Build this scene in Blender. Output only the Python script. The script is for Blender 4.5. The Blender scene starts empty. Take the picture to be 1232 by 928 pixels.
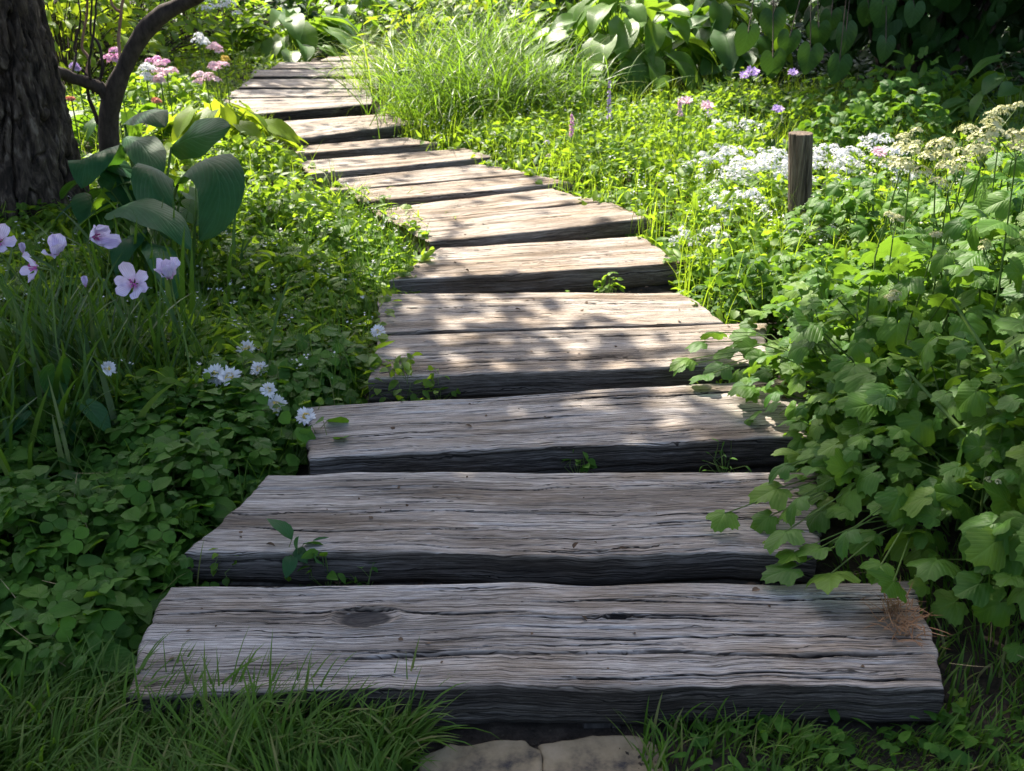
import bpy, math, random
import numpy as np
R = math.radians
rng = np.random.default_rng(11)
random.seed(5)
sc = bpy.context.scene

# ------------------------------------------------------------------ camera, sky, sun, exposure
CAM_H, PITCH, FPX = 1.24, R(24.8), 1198.0
cd = bpy.data.cameras.new('camera')
cd.lens, cd.sensor_width, cd.clip_start, cd.clip_end = 35, 36, 0.05, 500
cd.dof.use_dof, cd.dof.focus_distance, cd.dof.aperture_fstop = True, 2.25, 11.0
cam = bpy.data.objects.new('camera', cd)
sc.collection.objects.link(cam)
cam.location = (0, 0, CAM_H)
cam.rotation_euler = (math.pi / 2 - PITCH, 0, 0)
sc.camera = cam

SUN_EL = R(50)
SDX, SDY = -0.47, 0.883                       # horizontal direction TO the sun (back, a little left)
w = bpy.data.worlds.new('World')
sc.world = w
w.use_nodes = True
sky = w.node_tree.nodes.new('ShaderNodeTexSky')
sky.sky_type = 'NISHITA'
sky.sun_disc = False
sky.sun_elevation = SUN_EL
sky.dust_density, sky.ozone_density, sky.air_density = 3.5, 0.5, 1.0
sky.sun_rotation = math.atan2(SDX, SDY)
bg = w.node_tree.nodes['Background']
bg.inputs[1].default_value = 0.105
w.node_tree.links.new(sky.outputs[0], bg.inputs[0])
sl = bpy.data.lights.new('sun', 'SUN')
sl.energy, sl.angle, sl.color = 5.0, R(0.55), (1.0, 0.93, 0.80)
so = bpy.data.objects.new('sun', sl)
sc.collection.objects.link(so)
from mathutils import Vector
so.location = (-4, 8, 9)
so.rotation_euler = Vector((-SDX * math.cos(SUN_EL), -SDY * math.cos(SUN_EL), -math.sin(SUN_EL))).to_track_quat('-Z', 'Y').to_euler()
sc.view_settings.view_transform = 'Standard'
sc.view_settings.look = 'None'
sc.view_settings.exposure = 1.72
sc.view_settings.gamma = 1
cy = sc.cycles
cy.max_bounces, cy.diffuse_bounces, cy.glossy_bounces, cy.transmission_bounces, cy.transparent_max_bounces = 7, 4, 2, 4, 4
cy.sample_clamp_indirect = 6
cy.use_denoising = True

# ------------------------------------------------------------------ helpers
CT, ST = math.cos(PITCH), math.sin(PITCH)
def ray(px, py):
    a, b = (px - 616) / FPX, -(py - 464) / FPX
    return np.array([a, CT + b * ST, -ST + b * CT])
def gp(px, py, z=0.0):                          # where the sight line meets the level z
    d = ray(px, py)
    return np.array([0, 0, CAM_H]) + d * ((z - CAM_H) / d[2])
def ay(px, py, Y):                              # where the sight line reaches the distance Y
    d = ray(px, py)
    return np.array([0, 0, CAM_H]) + d * (Y / d[1])

TAB = rng.random((256, 256))
def vnoise(x, y):
    x, y = np.asarray(x, float), np.asarray(y, float)
    xi, yi = np.floor(x).astype(int), np.floor(y).astype(int)
    fx, fy = x - xi, y - yi
    fx, fy = fx * fx * (3 - 2 * fx), fy * fy * (3 - 2 * fy)
    a, b = TAB[xi & 255, yi & 255], TAB[(xi + 1) & 255, yi & 255]
    c, d = TAB[xi & 255, (yi + 1) & 255], TAB[(xi + 1) & 255, (yi + 1) & 255]
    return (a * (1 - fx) + b * fx) * (1 - fy) + (c * (1 - fx) + d * fx) * fy - 0.5
def fbm(x, y, o=4):
    s, a = 0, 1
    for i in range(o):
        s = s + a * vnoise(x * 2 ** i + 17.3 * i, y * 2 ** i + 5.1 * i)
        a *= 0.5
    return s
def nrm(v):
    return v / np.maximum(np.linalg.norm(v, axis=-1, keepdims=True), 1e-9)
def frames(d, n):
    y = nrm(d)
    x = nrm(np.cross(y, n))
    z = np.cross(x, y)
    return np.stack([x, y, z], axis=-1)
def U(a, b, n=None):
    return rng.uniform(a, b, n)

def tag(o, label=None, cat=None, group=None, kind=None):
    if label: o['label'] = label
    if cat: o['category'] = cat
    if group: o['group'] = group
    if kind: o['kind'] = kind
    return o
def empty(name, loc, label, cat, group=None):
    o = bpy.data.objects.new(name, None)
    sc.collection.objects.link(o)
    o.empty_display_size = 0.05
    o.location = tuple(loc)
    return tag(o, label, cat, group)

class MB:
    def __init__(s):
        s.v, s.f, s.uv, s.r, s.m, s.n = [], [], [], [], [], 0
        s.extra = {}
    def add(s, V, F, UV=None, rnd=0.5, mat=0):
        V = np.asarray(V, float).reshape(-1, 3)
        n = len(V)
        s.v.append(V)
        s.uv.append(np.zeros((n, 2)) if UV is None else np.asarray(UV, float).reshape(-1, 2))
        s.r.append(np.broadcast_to(np.asarray(rnd, float), (n,)).copy())
        for fa in F:
            fa = np.asarray(fa, int)
            if len(fa):
                s.f.append(fa + s.n)
                s.m.append(np.full(len(fa), mat))
        s.n += n
        return s
    def inst(s, tpl, pos, Rm, scale, rnd=None, mat=0):
        V, F, UV = tpl
        N, k = len(pos), len(V)
        if N == 0: return s
        scale = np.asarray(scale, float)
        if scale.ndim == 0: scale = np.full(N, float(scale))
        if scale.ndim == 1: scale = np.repeat(scale[:, None], 3, 1)
        W = np.einsum('nij,nkj->nki', Rm, V[None] * scale[:, None, :]) + pos[:, None, :]
        off = (np.arange(N) * k)[:, None, None]
        Fs = [(fa[None] + off).reshape(-1, fa.shape[1]) for fa in F]
        if rnd is None: rnd = rng.random(N)
        s.add(W, Fs, np.tile(UV, (N, 1)), np.repeat(rnd, k), mat)
        return s
    def build(s, name, mats, parent=None, origin=(0, 0, 0), smooth=True):
        me = bpy.data.meshes.new(name)
        V = np.concatenate(s.v) - np.asarray(origin, float)
        me.vertices.add(len(V))
        me.vertices.foreach_set('co', V.astype(np.float32).ravel())
        tot = np.concatenate([np.full(len(f), f.shape[1]) for f in s.f])
        loops = np.concatenate([f.ravel() for f in s.f])
        me.loops.add(len(loops))
        me.loops.foreach_set('vertex_index', loops.astype(np.int32))
        me.polygons.add(len(tot))
        st = np.concatenate([[0], np.cumsum(tot)[:-1]])
        me.polygons.foreach_set('loop_start', st.astype(np.int32))
        me.polygons.foreach_set('material_index', np.concatenate(s.m).astype(np.int32))
        a = me.attributes.new('luv', 'FLOAT2', 'POINT')
        a.data.foreach_set('vector', np.concatenate(s.uv).astype(np.float32).ravel())
        a = me.attributes.new('rnd', 'FLOAT', 'POINT')
        a.data.foreach_set('value', np.concatenate(s.r).astype(np.float32))
        for k, arr in s.extra.items():
            if arr.ndim == 2:
                a = me.attributes.new(k, 'FLOAT_VECTOR', 'POINT')
                a.data.foreach_set('vector', arr.astype(np.float32).ravel())
            else:
                a = me.attributes.new(k, 'FLOAT', 'POINT')
                a.data.foreach_set('value', arr.astype(np.float32))
        me.update(calc_edges=True)
        me.polygons.foreach_set('use_smooth', np.full(len(tot), smooth))
        for m in (mats if isinstance(mats, (list, tuple)) else [mats]):
            me.materials.append(m)
        o = bpy.data.objects.new(name, me)
        sc.collection.objects.link(o)
        if parent: o.parent = parent
        else: o.location = tuple(origin)
        return o

def grid_faces(nu, nv, wrap=False):
    i = np.arange(nu - 1)[:, None] * nv
    m = nv if wrap else nv - 1
    j = np.arange(m)[None]
    j2 = (j + 1) % nv
    return np.stack([i + j, i + nv + j, i + nv + j2, i + j2], -1).reshape(-1, 4)

def leaf_tpl(w=0.25, p0=0.6, p1=1.0, fold=0.25, droop=0.2, wave=0.0, lobe=0.0, nv=6, ns=3, twist=0.0, tipcurl=0.0):
    """leaf with base at 0, tip at y=1, upper side +z"""
    t = np.linspace(0, 1, nv)
    prof = (t ** p0) * ((1 - t) ** p1)
    prof = prof / prof.max() * w
    prof[0], prof[-1] = max(prof[0], 0.006), 0.002
    if lobe: prof[0] = w * 0.55
    s = np.linspace(-1, 1, ns)
    T, S = np.meshgrid(t, s, indexing='ij')
    Wd = prof[:, None] * S
    y = T - lobe * np.abs(S) ** 1.3 * (1 - T) ** 3
    z = fold * np.abs(Wd) - droop * T ** 2 + wave * np.sin(T * 11 + S * 2.0) * np.abs(S) - tipcurl * T ** 5
    x = Wd + twist * T * T * 0.3
    V = np.stack([x, y, z], -1).reshape(-1, 3)
    UV = np.stack([S * 0.5 + 0.5, T], -1).reshape(-1, 2)
    return V, [grid_faces(nv, ns)], UV

def lobed_tpl(seed, lob=((0, 1.0, 30), (58, .86, 27), (-58, .86, 27), (112, .60, 30), (-112, .60, 30)), teeth=0.045, n=60, droop=0.35, wid=1.0):
    r_ = np.random.default_rng(seed)
    th = np.linspace(-158, 158, n)
    r = np.full(n, 0.52)
    for c, a, sg in lob:
        a = a * r_.uniform(0.92, 1.08)
        r = np.maximum(r, a * (1 - 0.27 * np.minimum(np.abs(th - c) / (sg * 1.1), 1.7) ** 2.3))
    r = r * (1 + teeth * ((np.arange(n) % 3 == 0) * 1.6 - 0.8) * r_.uniform(.2, 1.4, n) + r_.normal(0, .018, n)) * (0.55 + 0.45 * np.minimum(1, (160 - np.abs(th)) / 40 + 0.25))
    tr = np.radians(th)
    V = [[0, 0, 0]]
    for f in (0.38, 0.72, 1.0):
        for a, rr in zip(tr, r):
            q = rr * f
            x, y = math.sin(a) * q * wid, math.cos(a) * q
            z = 0.10 * abs(math.sin(a * 2.6)) * q - droop * q * q * 0.8 + 0.05 * math.sin(7 * x + seed) * q + 0.05 * math.cos(5 * y + 2 * seed) * q
            V.append([x, y, z])
    V = np.array(V)
    V[:, :] *= 0.62
    tri = [[0, 1 + i + 1, 1 + i] for i in range(n - 1)]
    q = []
    for k in range(2):
        for i in range(n - 1):
            a = 1 + k * n + i
            q.append([a, a + 1, a + n + 1, a + n])
    UV = np.stack([V[:, 0] + .5, V[:, 1] * 0.8 + .3], -1)
    return V, [np.array(tri), np.array(q)], UV

def heart_tpl(seed, droop=.3, n=40):
    V, F, UV = lobed_tpl(seed, teeth=0, n=n, droop=droop)
    th = np.linspace(-166, 166, n)
    r = np.interp(np.abs(th), [0, 8, 25, 50, 80, 110, 140, 156, 166], [1.04, .90, .74, .63, .58, .56, .52, .40, .22])
    tr = np.radians(th); W = [[0, 0, 0]]
    for f in (.38, .72, 1.0):
        for a, q in zip(tr, r * f):
            x, y = math.sin(a) * q, math.cos(a) * q
            W.append([x, y, .22 * abs(x) - droop * q * q * .8 + .03 * math.sin(6 * y + seed) * abs(x)])
    W = np.array(W) * .66
    return W, F, np.stack([W[:, 0] * .8 + .5, W[:, 1] * .75 + .3], -1)

def tubes(mb, P, Rad, ns=5, rnd=None, mat=0):
    """N tubes at once, P (N,K,3), Rad (N,K)"""
    P = np.asarray(P, float)
    if P.ndim == 2: P = P[None]
    N, K, _ = P.shape
    Rad = np.broadcast_to(np.asarray(Rad, float), (N, K))
    d = nrm(np.gradient(P, axis=1))
    ref = np.where(np.abs(nrm(P[:, -1] - P[:, 0])[:, 2:3]) > 0.8, np.array([[1., 0, 0]]), np.array([[0, 0, 1.]]))
    a = nrm(np.cross(d, ref[:, None, :]))
    b = np.cross(d, a)
    th = np.arange(ns) / ns * 2 * math.pi
    V = P[:, :, None] + Rad[:, :, None, None] * (np.cos(th)[None, None, :, None] * a[:, :, None] + np.sin(th)[None, None, :, None] * b[:, :, None])
    F = (grid_faces(K, ns, True)[None] + (np.arange(N) * K * ns)[:, None, None]).reshape(-1, 4)
    caps = []
    base = (np.arange(N) * K * ns)[:, None] + (np.arange(ns))[None]
    caps.append(base[:, ::-1]); caps.append(base + (K - 1) * ns)
    UV = np.zeros((N, K, ns, 2))
    UV[..., 1] = np.linspace(0, 1, K)[None, :, None]
    UV[..., 0] = (np.arange(ns) / ns)[None, None]
    if rnd is None: rnd = rng.random(N)
    mb.add(V, [F] + caps, UV, np.repeat(np.broadcast_to(rnd, (N,)), K * ns), mat)
    return mb

def blades(mb, base, L, W, az, lean, curl, K=6, mat=0, rnd=None, prof='grass', roll=0.35):
    N = len(base)
    L, W, az, lean, curl = [np.broadcast_to(np.asarray(q, float), (N,)) for q in (L, W, az, lean, curl)]
    t = np.linspace(0, 1, K)
    th = lean[:, None] + curl[:, None] * t[None] ** 1.4
    ds = (L / (K - 1))[:, None]
    hz = np.concatenate([np.zeros((N, 1)), np.cumsum(np.sin(th[:, :-1]) * ds, 1)], 1)
    vz = np.concatenate([np.zeros((N, 1)), np.cumsum(np.cos(th[:, :-1]) * ds, 1)], 1)
    dirv = np.stack([np.cos(az), np.sin(az), 0 * az], -1)
    C = base[:, None] + hz[..., None] * dirv[:, None]
    C[..., 2] += vz
    sa = az + math.pi / 2 + rng.normal(0, roll, N)
    side = np.stack([np.cos(sa), np.sin(sa), rng.normal(0, 0.15, N)], -1)
    p = (1 - t ** 2.2) ** 0.8 * (0.65 + 0.35 * np.minimum(1, t * 4)) if prof == 'grass' else np.minimum(1, 0.6 + t) * (1 - t ** 3.2) ** 0.9
    off = (W[:, None] * 0.5 * p[None])[..., None] * side[:, None]
    V = np.stack([C - off, C + off], 2)
    F = (grid_faces(K, 2)[None] + (np.arange(N) * K * 2)[:, None, None]).reshape(-1, 4)
    UV = np.zeros((N, K, 2, 2))
    UV[:, :, 1, 0] = 1
    UV[..., 1] = t[None, :, None]
    if rnd is None: rnd = rng.random(N)
    mb.add(V, [F], UV, np.repeat(rnd, K * 2), mat)
    return mb

# ------------------------------------------------------------------ materials
def newmat(name):
    m = bpy.data.materials.new(name)
    m.use_nodes = True
    nt = m.node_tree
    for n in list(nt.nodes):
        nt.nodes.remove(n)
    return m, nt, nt.nodes.new, nt.links.new
def ramp(N, stops):
    r = N('ShaderNodeValToRGB')
    e = r.color_ramp.elements
    while len(e) < len(stops): e.new(0.5)
    for i, (p, c) in enumerate(stops):
        e[i].position = p
        e[i].color = (*c, 1) if len(c) == 3 else c
    return r
def mixc(N, Lk, fac, a, b, mode='MIX'):
    m = N('ShaderNodeMix')
    m.data_type = 'RGBA'
    m.blend_type = mode
    for sock, val in ((m.inputs[0], fac), (m.inputs[6], a), (m.inputs[7], b)):
        if hasattr(val, 'links') or hasattr(val, 'is_linked'): Lk(val, sock)
        else: sock.default_value = val if not isinstance(val, tuple) else (*val, 1)
    return m.outputs[2]
def math_(N, Lk, op, a, b=0.0, c=None):
    m = N('ShaderNodeMath')
    m.operation = op
    for i, v in enumerate((a, b, c)):
        if v is None: continue
        if hasattr(v, 'is_linked'): Lk(v, m.inputs[i])
        else: m.inputs[i].default_value = v
    return m.outputs[0]

def leaf_mat(name, c1, c2, tcol, trans=0.35, rough=0.45, vein=0.0, veins_along=False, spec=0.22, dry=None, tipmix=None):
    m, nt, N, Lk = newmat(name)
    at = N('ShaderNodeAttribute'); at.attribute_name = 'rnd'
    uv = N('ShaderNodeAttribute'); uv.attribute_name = 'luv'
    sx = N('ShaderNodeSeparateXYZ'); Lk(uv.outputs['Vector'], sx.inputs[0])
    stops = [(0.0, c1), (0.86, c2)]
    if dry: stops += [(0.95, dry)]
    rp = ramp(N, stops); Lk(at.outputs['Fac'], rp.inputs[0])
    col = rp.outputs[0]
    geo = N('ShaderNodeNewGeometry')
    no = N('ShaderNodeTexNoise'); no.inputs['Scale'].default_value = 35; no.inputs['Detail'].default_value = 3
    Lk(geo.outputs['Position'], no.inputs['Vector'])
    hs = N('ShaderNodeHueSaturation')
    v = math_(N, Lk, 'MULTIPLY_ADD', no.outputs['Fac'], 0.8, 0.6)
    Lk(v, hs.inputs['Value']); Lk(col, hs.inputs['Color'])
    col = hs.outputs[0]
    bumpsrc = None
    if vein:
        ax = math_(N, Lk, 'ABSOLUTE', math_(N, Lk, 'SUBTRACT', sx.outputs[0], 0.5))
        mid = math_(N, Lk, 'SUBTRACT', 1.0, math_(N, Lk, 'MULTIPLY', ax, 26.0)); mid = math_(N, Lk, 'MAXIMUM', mid, 0.0)
        if veins_along:
            ph = math_(N, Lk, 'MULTIPLY', sx.outputs[0], 70.0)
        else:
            ph = math_(N, Lk, 'MULTIPLY', math_(N, Lk, 'SUBTRACT', sx.outputs[1], math_(N, Lk, 'MULTIPLY', ax, 0.9)), 30.0)
        ln = math_(N, Lk, 'POWER', math_(N, Lk, 'ABSOLUTE', math_(N, Lk, 'SINE', ph)), 8.0 if not veins_along else 2.0)
        vv = math_(N, Lk, 'MAXIMUM', mid, math_(N, Lk, 'MULTIPLY', ln, 0.6))
        col = mixc(N, Lk, math_(N, Lk, 'MULTIPLY', vv, vein), col, tuple(min(1, q * 1.7 + 0.03) for q in c2))
        bumpsrc = vv
    if tipmix:
        f = math_(N, Lk, 'POWER', sx.outputs[1], 2.0)
        col = mixc(N, Lk, math_(N, Lk, 'MULTIPLY', f, 0.6), col, tipmix)
    p = N('ShaderNodeBsdfPrincipled')
    p.inputs['Roughness'].default_value = rough
    p.inputs['Specular IOR Level'].default_value = spec
    Lk(col, p.inputs['Base Color'])
    if bumpsrc is not None:
        b = N('ShaderNodeBump'); b.inputs['Strength'].default_value = 0.35; b.inputs['Distance'].default_value = 0.003
        Lk(math_(N, Lk, 'SUBTRACT', 1.0, bumpsrc), b.inputs['Height']); Lk(b.outputs[0], p.inputs['Normal'])
    tr = N('ShaderNodeBsdfTranslucent')
    tc = mixc(N, Lk, at.outputs['Fac'], tcol, tuple(q * 0.75 for q in tcol))
    Lk(tc, tr.inputs[0])
    mx = N('ShaderNodeMixShader'); mx.inputs[0].default_value = trans
    Lk(p.outputs[0], mx.inputs[1]); Lk(tr.outputs[0], mx.inputs[2])
    out = N('ShaderNodeOutputMaterial'); Lk(mx.outputs[0], out.inputs[0])
    return m

def wood_mat():
    m, nt, N, Lk = newmat('weathered_timber')
    def attr(n):
        a = N('ShaderNodeAttribute'); a.attribute_name = n; return a
    g, crk, sid, kn, sd = attr('grain'), attr('crack'), attr('side'), attr('knot'), attr('tone')
    def noise(sxy, detail, rough=0.6, dist=0.0):
        mp = N('ShaderNodeMapping'); mp.inputs['Scale'].default_value = (sxy[0], sxy[1], 1.0)
        Lk(g.outputs['Vector'], mp.inputs[0])
        n = N('ShaderNodeTexNoise'); n.inputs['Scale'].default_value = 1.0; n.inputs['Detail'].default_value = detail
        n.inputs['Roughness'].default_value = rough; n.inputs['Distortion'].default_value = dist
        Lk(mp.outputs[0], n.inputs['Vector'])
        return n.outputs['Fac']
    A = noise((1.3, 48), 5, 0.66, 0.1)
    B = noise((22, 380), 4, 0.7, 0.2)
    Cn = noise((2.6, 9), 5, 0.62)
    Dn = noise((30, 130), 2, 0.6)
    W1 = noise((1.9, 15), 3, 0.6)
    gs = N('ShaderNodeSeparateXYZ'); Lk(g.outputs['Vector'], gs.inputs[0])
    wave = noise((1.7, 9), 2, 0.5)
    jit = noise((24, 60), 2, 0.5)
    def checks(F, D, width, sx, thr, off):       # thin drying checks: each runs along the grain, opens, closes and stops
        sy = math_(N, Lk, 'MULTIPLY_ADD', gs.outputs[1], F, math_(N, Lk, 'MULTIPLY_ADD', wave, D, math_(N, Lk, 'MULTIPLY', jit, 0.35 * D ** .5)))
        k = math_(N, Lk, 'FLOOR', sy)
        f = math_(N, Lk, 'ABSOLUTE', math_(N, Lk, 'SUBTRACT', math_(N, Lk, 'SUBTRACT', sy, k), 0.5))
        cv = N('ShaderNodeCombineXYZ')
        Lk(math_(N, Lk, 'MULTIPLY', gs.outputs[0], sx), cv.inputs[0]); Lk(math_(N, Lk, 'MULTIPLY_ADD', k, 5.37, off), cv.inputs[1]); Lk(gs.outputs[2], cv.inputs[2])
        n = N('ShaderNodeTexNoise'); n.inputs['Scale'].default_value = 1; n.inputs['Detail'].default_value = 2; n.inputs['Roughness'].default_value = 0.6
        Lk(cv.outputs[0], n.inputs['Vector'])
        pr = math_(N, Lk, 'MINIMUM', math_(N, Lk, 'MULTIPLY', math_(N, Lk, 'MAXIMUM', math_(N, Lk, 'SUBTRACT', n.outputs['Fac'], thr), 0.0), 7.0), 1.3)
        q = math_(N, Lk, 'DIVIDE', f, math_(N, Lk, 'MULTIPLY_ADD', pr, width, 0.0005))
        return math_(N, Lk, 'MINIMUM', math_(N, Lk, 'MAXIMUM', math_(N, Lk, 'SUBTRACT', 1.6, q), 0.0), 1.0)
    h1 = checks(36, 2.6, 0.036, 2.4, 0.46, 0.3)
    h2 = checks(92, 5.0, 0.060, 4.6, 0.425, 17.1)
    h3 = checks(200, 9.0, 0.105, 9.0, 0.40, 41.7)
    hh = math_(N, Lk, 'MAXIMUM', h1, math_(N, Lk, 'MAXIMUM', math_(N, Lk, 'MULTIPLY', h2, 0.92), math_(N, Lk, 'MULTIPLY', h3, 0.86)))
    l1 = checks(120, 6.0, 0.07, 5.0, 0.56, 77.7)
    t = math_(N, Lk, 'ADD', math_(N, Lk, 'MULTIPLY', A, 0.40), math_(N, Lk, 'MULTIPLY', B, 0.60))
    rp = ramp(N, [(0.36, (.20, .182, .168)), (0.45, (.305, .284, .267)), (0.53, (.40, .378, .360)), (0.64, (.58, .56, .545))])
    Lk(t, rp.inputs[0])
    dk = ramp(N, [(0.38, (.55, .52, .49)), (0.54, (1, 1, 1))]); Lk(W1, dk.inputs[0])
    col = mixc(N, Lk, 1.0, rp.outputs[0], dk.outputs[0], 'MULTIPLY')
    col = mixc(N, Lk, math_(N, Lk, 'MULTIPLY', hh, 0.93), col, (.020, .017, .015))
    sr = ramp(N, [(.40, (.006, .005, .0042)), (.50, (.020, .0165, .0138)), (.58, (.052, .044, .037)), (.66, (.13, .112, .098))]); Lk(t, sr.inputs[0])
    # brown worn areas
    br = ramp(N, [(0.44, (0, 0, 0)), (0.64, (1, 1, 1))]); Lk(Cn, br.inputs[0])
    col = mixc(N, Lk, math_(N, Lk, 'MULTIPLY', br.outputs[0], 0.75), col, (.66, .55, .43), 'MULTIPLY')
    tan = mixc(N, Lk, math_(N, Lk, 'MULTIPLY', sd.outputs['Fac'], 1.0), (1.02, .99, .965), (1.0, .885, .755))
    col = mixc(N, Lk, 1.0, col, tan, 'MULTIPLY')
    # specks
    sp = ramp(N, [(0.70, (0, 0, 0)), (0.76, (1, 1, 1))]); Lk(Dn, sp.inputs[0])
    col = mixc(N, Lk, math_(N, Lk, 'MULTIPLY', sp.outputs[0], 0.5), col, (.55, .53, .50))
    # unbleached dark tarred sleeper sides; lighter on tan planks, bounce light painted in
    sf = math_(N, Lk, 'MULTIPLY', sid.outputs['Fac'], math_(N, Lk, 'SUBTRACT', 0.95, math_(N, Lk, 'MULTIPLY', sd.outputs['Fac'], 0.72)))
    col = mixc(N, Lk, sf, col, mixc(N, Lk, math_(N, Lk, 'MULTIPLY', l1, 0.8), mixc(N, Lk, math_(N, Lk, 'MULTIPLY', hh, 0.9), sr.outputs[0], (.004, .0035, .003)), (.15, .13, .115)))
    # knot
    ring = math_(N, Lk, 'SINE', math_(N, Lk, 'MULTIPLY_ADD', kn.outputs['Fac'], 26.0, math_(N, Lk, 'MULTIPLY', B, 14.0)))
    kc = mixc(N, Lk, math_(N, Lk, 'MULTIPLY_ADD', ring, 0.12, 0.35), (.008, .0075, .008), (.075, .070, .068))
    kf = ramp(N, [(0.40, (0, 0, 0)), (0.56, (1, 1, 1))]); Lk(kn.outputs['Fac'], kf.inputs[0])
    col = mixc(N, Lk, math_(N, Lk, 'MULTIPLY', kf.outputs[0], 0.92), col, kc)
    col = mixc(N, Lk, crk.outputs['Fac'], col, (.014, .012, .011))
    p = N('ShaderNodeBsdfPrincipled'); p.inputs['Roughness'].default_value = 0.78; p.inputs['Specular IOR Level'].default_value = 0.16
    Lk(col, p.inputs['Base Color'])
    hgt = math_(N, Lk, 'ADD', math_(N, Lk, 'MULTIPLY', t, 1.0), math_(N, Lk, 'MULTIPLY', hh, -0.45))
    b = N('ShaderNodeBump'); b.inputs['Strength'].default_value = 0.7; b.inputs['Distance'].default_value = 0.004
    Lk(hgt, b.inputs['Height']); Lk(b.outputs[0], p.inputs['Normal'])
    out = N('ShaderNodeOutputMaterial'); Lk(p.outputs[0], out.inputs[0])
    return m

def noise_mat(name, stops, scale=(1, 1, 1), nscale=8, rough=0.9, bump=0.5, bdist=0.01, detail=6, dist=0.0, spec=0.25, coord='Object'):
    m, nt, N, Lk = newmat(name)
    tc = N('ShaderNodeTexCoord')
    mp = N('ShaderNodeMapping'); mp.inputs['Scale'].default_value = scale
    Lk(tc.outputs[coord], mp.inputs[0])
    n = N('ShaderNodeTexNoise'); n.inputs['Scale'].default_value = nscale; n.inputs['Detail'].default_value = detail; n.inputs['Roughness'].default_value = 0.65; n.inputs['Distortion'].default_value = dist
    Lk(mp.outputs[0], n.inputs['Vector'])
    rp = ramp(N, stops); Lk(n.outputs['Fac'], rp.inputs[0])
    p = N('ShaderNodeBsdfPrincipled'); p.inputs['Roughness'].default_value = rough; p.inputs['Specular IOR Level'].default_value = spec
    Lk(rp.outputs[0], p.inputs['Base Color'])
    b = N('ShaderNodeBump'); b.inputs['Strength'].default_value = bump; b.inputs['Distance'].default_value = bdist
    Lk(n.outputs['Fac'], b.inputs['Height']); Lk(b.outputs[0], p.inputs['Normal'])
    out = N('ShaderNodeOutputMaterial'); Lk(p.outputs[0], out.inputs[0])
    return m

M = {}
M['wood'] = wood_mat()
M['soil'] = noise_mat('dark_soil', [(0.3, (.010, .008, .006)), (0.5, (.030, .023, .017)), (0.68, (.062, .048, .036)), (0.78, (.11, .09, .07))], nscale=22, bump=1.0, bdist=0.02, detail=9)
M['bark'] = noise_mat('tree_bark', [(0.34, (.008, .006, .004)), (0.46, (.036, .025, .018)), (0.57, (.078, .056, .040)), (0.68, (.17, .135, .105))], scale=(1, 1, 0.3), nscale=34, bump=1.0, bdist=0.012, detail=9, dist=0.8)
M['twig'] = noise_mat('dark_twig_bark', [(0.3, (.018, .013, .011)), (0.7, (.075, .055, .045))], scale=(1, 1, .4), nscale=40, bump=0.6, bdist=0.004)
M['pale_twig'] = noise_mat('reddish_twig_bark', [(0.3, (.16, .09, .06)), (0.7, (.34, .21, .15))], scale=(1, 1, .4), nscale=60, bump=0.3, bdist=0.002)
M['post'] = noise_mat('post_timber', [(0.30, (.020, .014, .010)), (0.45, (.085, .060, .044)), (0.60, (.18, .135, .10)), (0.75, (.29, .235, .19))], scale=(1, 1, 0.05), nscale=85, bump=0.9, bdist=0.006, detail=5)
M['stone'] = noise_mat('paving_stone', [(0.36, (.035, .032, .033)), (0.43, (.125, .100, .068)), (0.52, (.215, .168, .105)), (0.72, (.31, .25, .17))], nscale=11, bump=0.6, bdist=0.008, detail=10)
M['needles'] = leaf_mat('dry_needles', (.16, .075, .035), (.30, .17, .09), (.2, .1, .05), trans=0.1, rough=0.8)
M['litter'] = leaf_mat('dead_leaves', (.05, .030, .018), (.13, .085, .055), (.1, .05, .02), trans=0.1, rough=0.8)

M['grass'] = leaf_mat('lawn_grass', (.020, .062, .006), (.058, .128, .010), (.15, .32, .02), trans=0.36, rough=0.5, dry=(.19, .17, .07), tipmix=(.085, .15, .025), spec=.2)
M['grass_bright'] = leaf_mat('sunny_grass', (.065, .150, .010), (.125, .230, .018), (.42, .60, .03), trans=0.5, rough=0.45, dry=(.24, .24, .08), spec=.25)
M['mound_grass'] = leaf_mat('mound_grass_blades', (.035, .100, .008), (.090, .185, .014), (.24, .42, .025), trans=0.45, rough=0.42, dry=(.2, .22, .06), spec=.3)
M['clover'] = leaf_mat('clover_leaves', (.018, .068, .007), (.062, .155, .015), (.16, .35, .016), trans=0.33, rough=0.55, vein=0.2, spec=.18)
M['cover'] = leaf_mat('low_cover_leaves', (.032, .092, .008), (.100, .190, .016), (.38, .58, .03), trans=0.47, rough=0.5, spec=.25)
M['lobed'] = leaf_mat('lobed_leaves', (.022, .082, .009), (.084, .176, .017), (.24, .44, .03), trans=0.36, rough=0.5, vein=0.2, spec=.25, dry=(.105, .185, .022))
M['hosta'] = leaf_mat('hosta_leaves', (.018, .064, .012), (.042, .110, .020), (.24, .44, .02), trans=0.38, rough=0.42, vein=0.25, veins_along=True, spec=0.3)
M['blue_leaf'] = leaf_mat('dark_broad_leaves', (.010, .048, .018), (.020, .082, .026), (.10, .26, .02), trans=0.26, rough=0.5, vein=0.22, spec=0.14)
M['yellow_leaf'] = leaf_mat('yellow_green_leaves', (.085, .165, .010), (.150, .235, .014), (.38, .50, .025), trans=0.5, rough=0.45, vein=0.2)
M['strap'] = leaf_mat('strap_leaves', (.012, .042, .008), (.034, .086, .012), (.13, .28, .02), trans=0.33, rough=0.42, dry=(.12, .15, .045), spec=0.3)
M['shrub_leaf'] = leaf_mat('shrub_leaves', (.010, .036, .008), (.024, .066, .014), (.08, .18, .02), trans=0.12, rough=0.5, vein=0.2, spec=.2)
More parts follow.
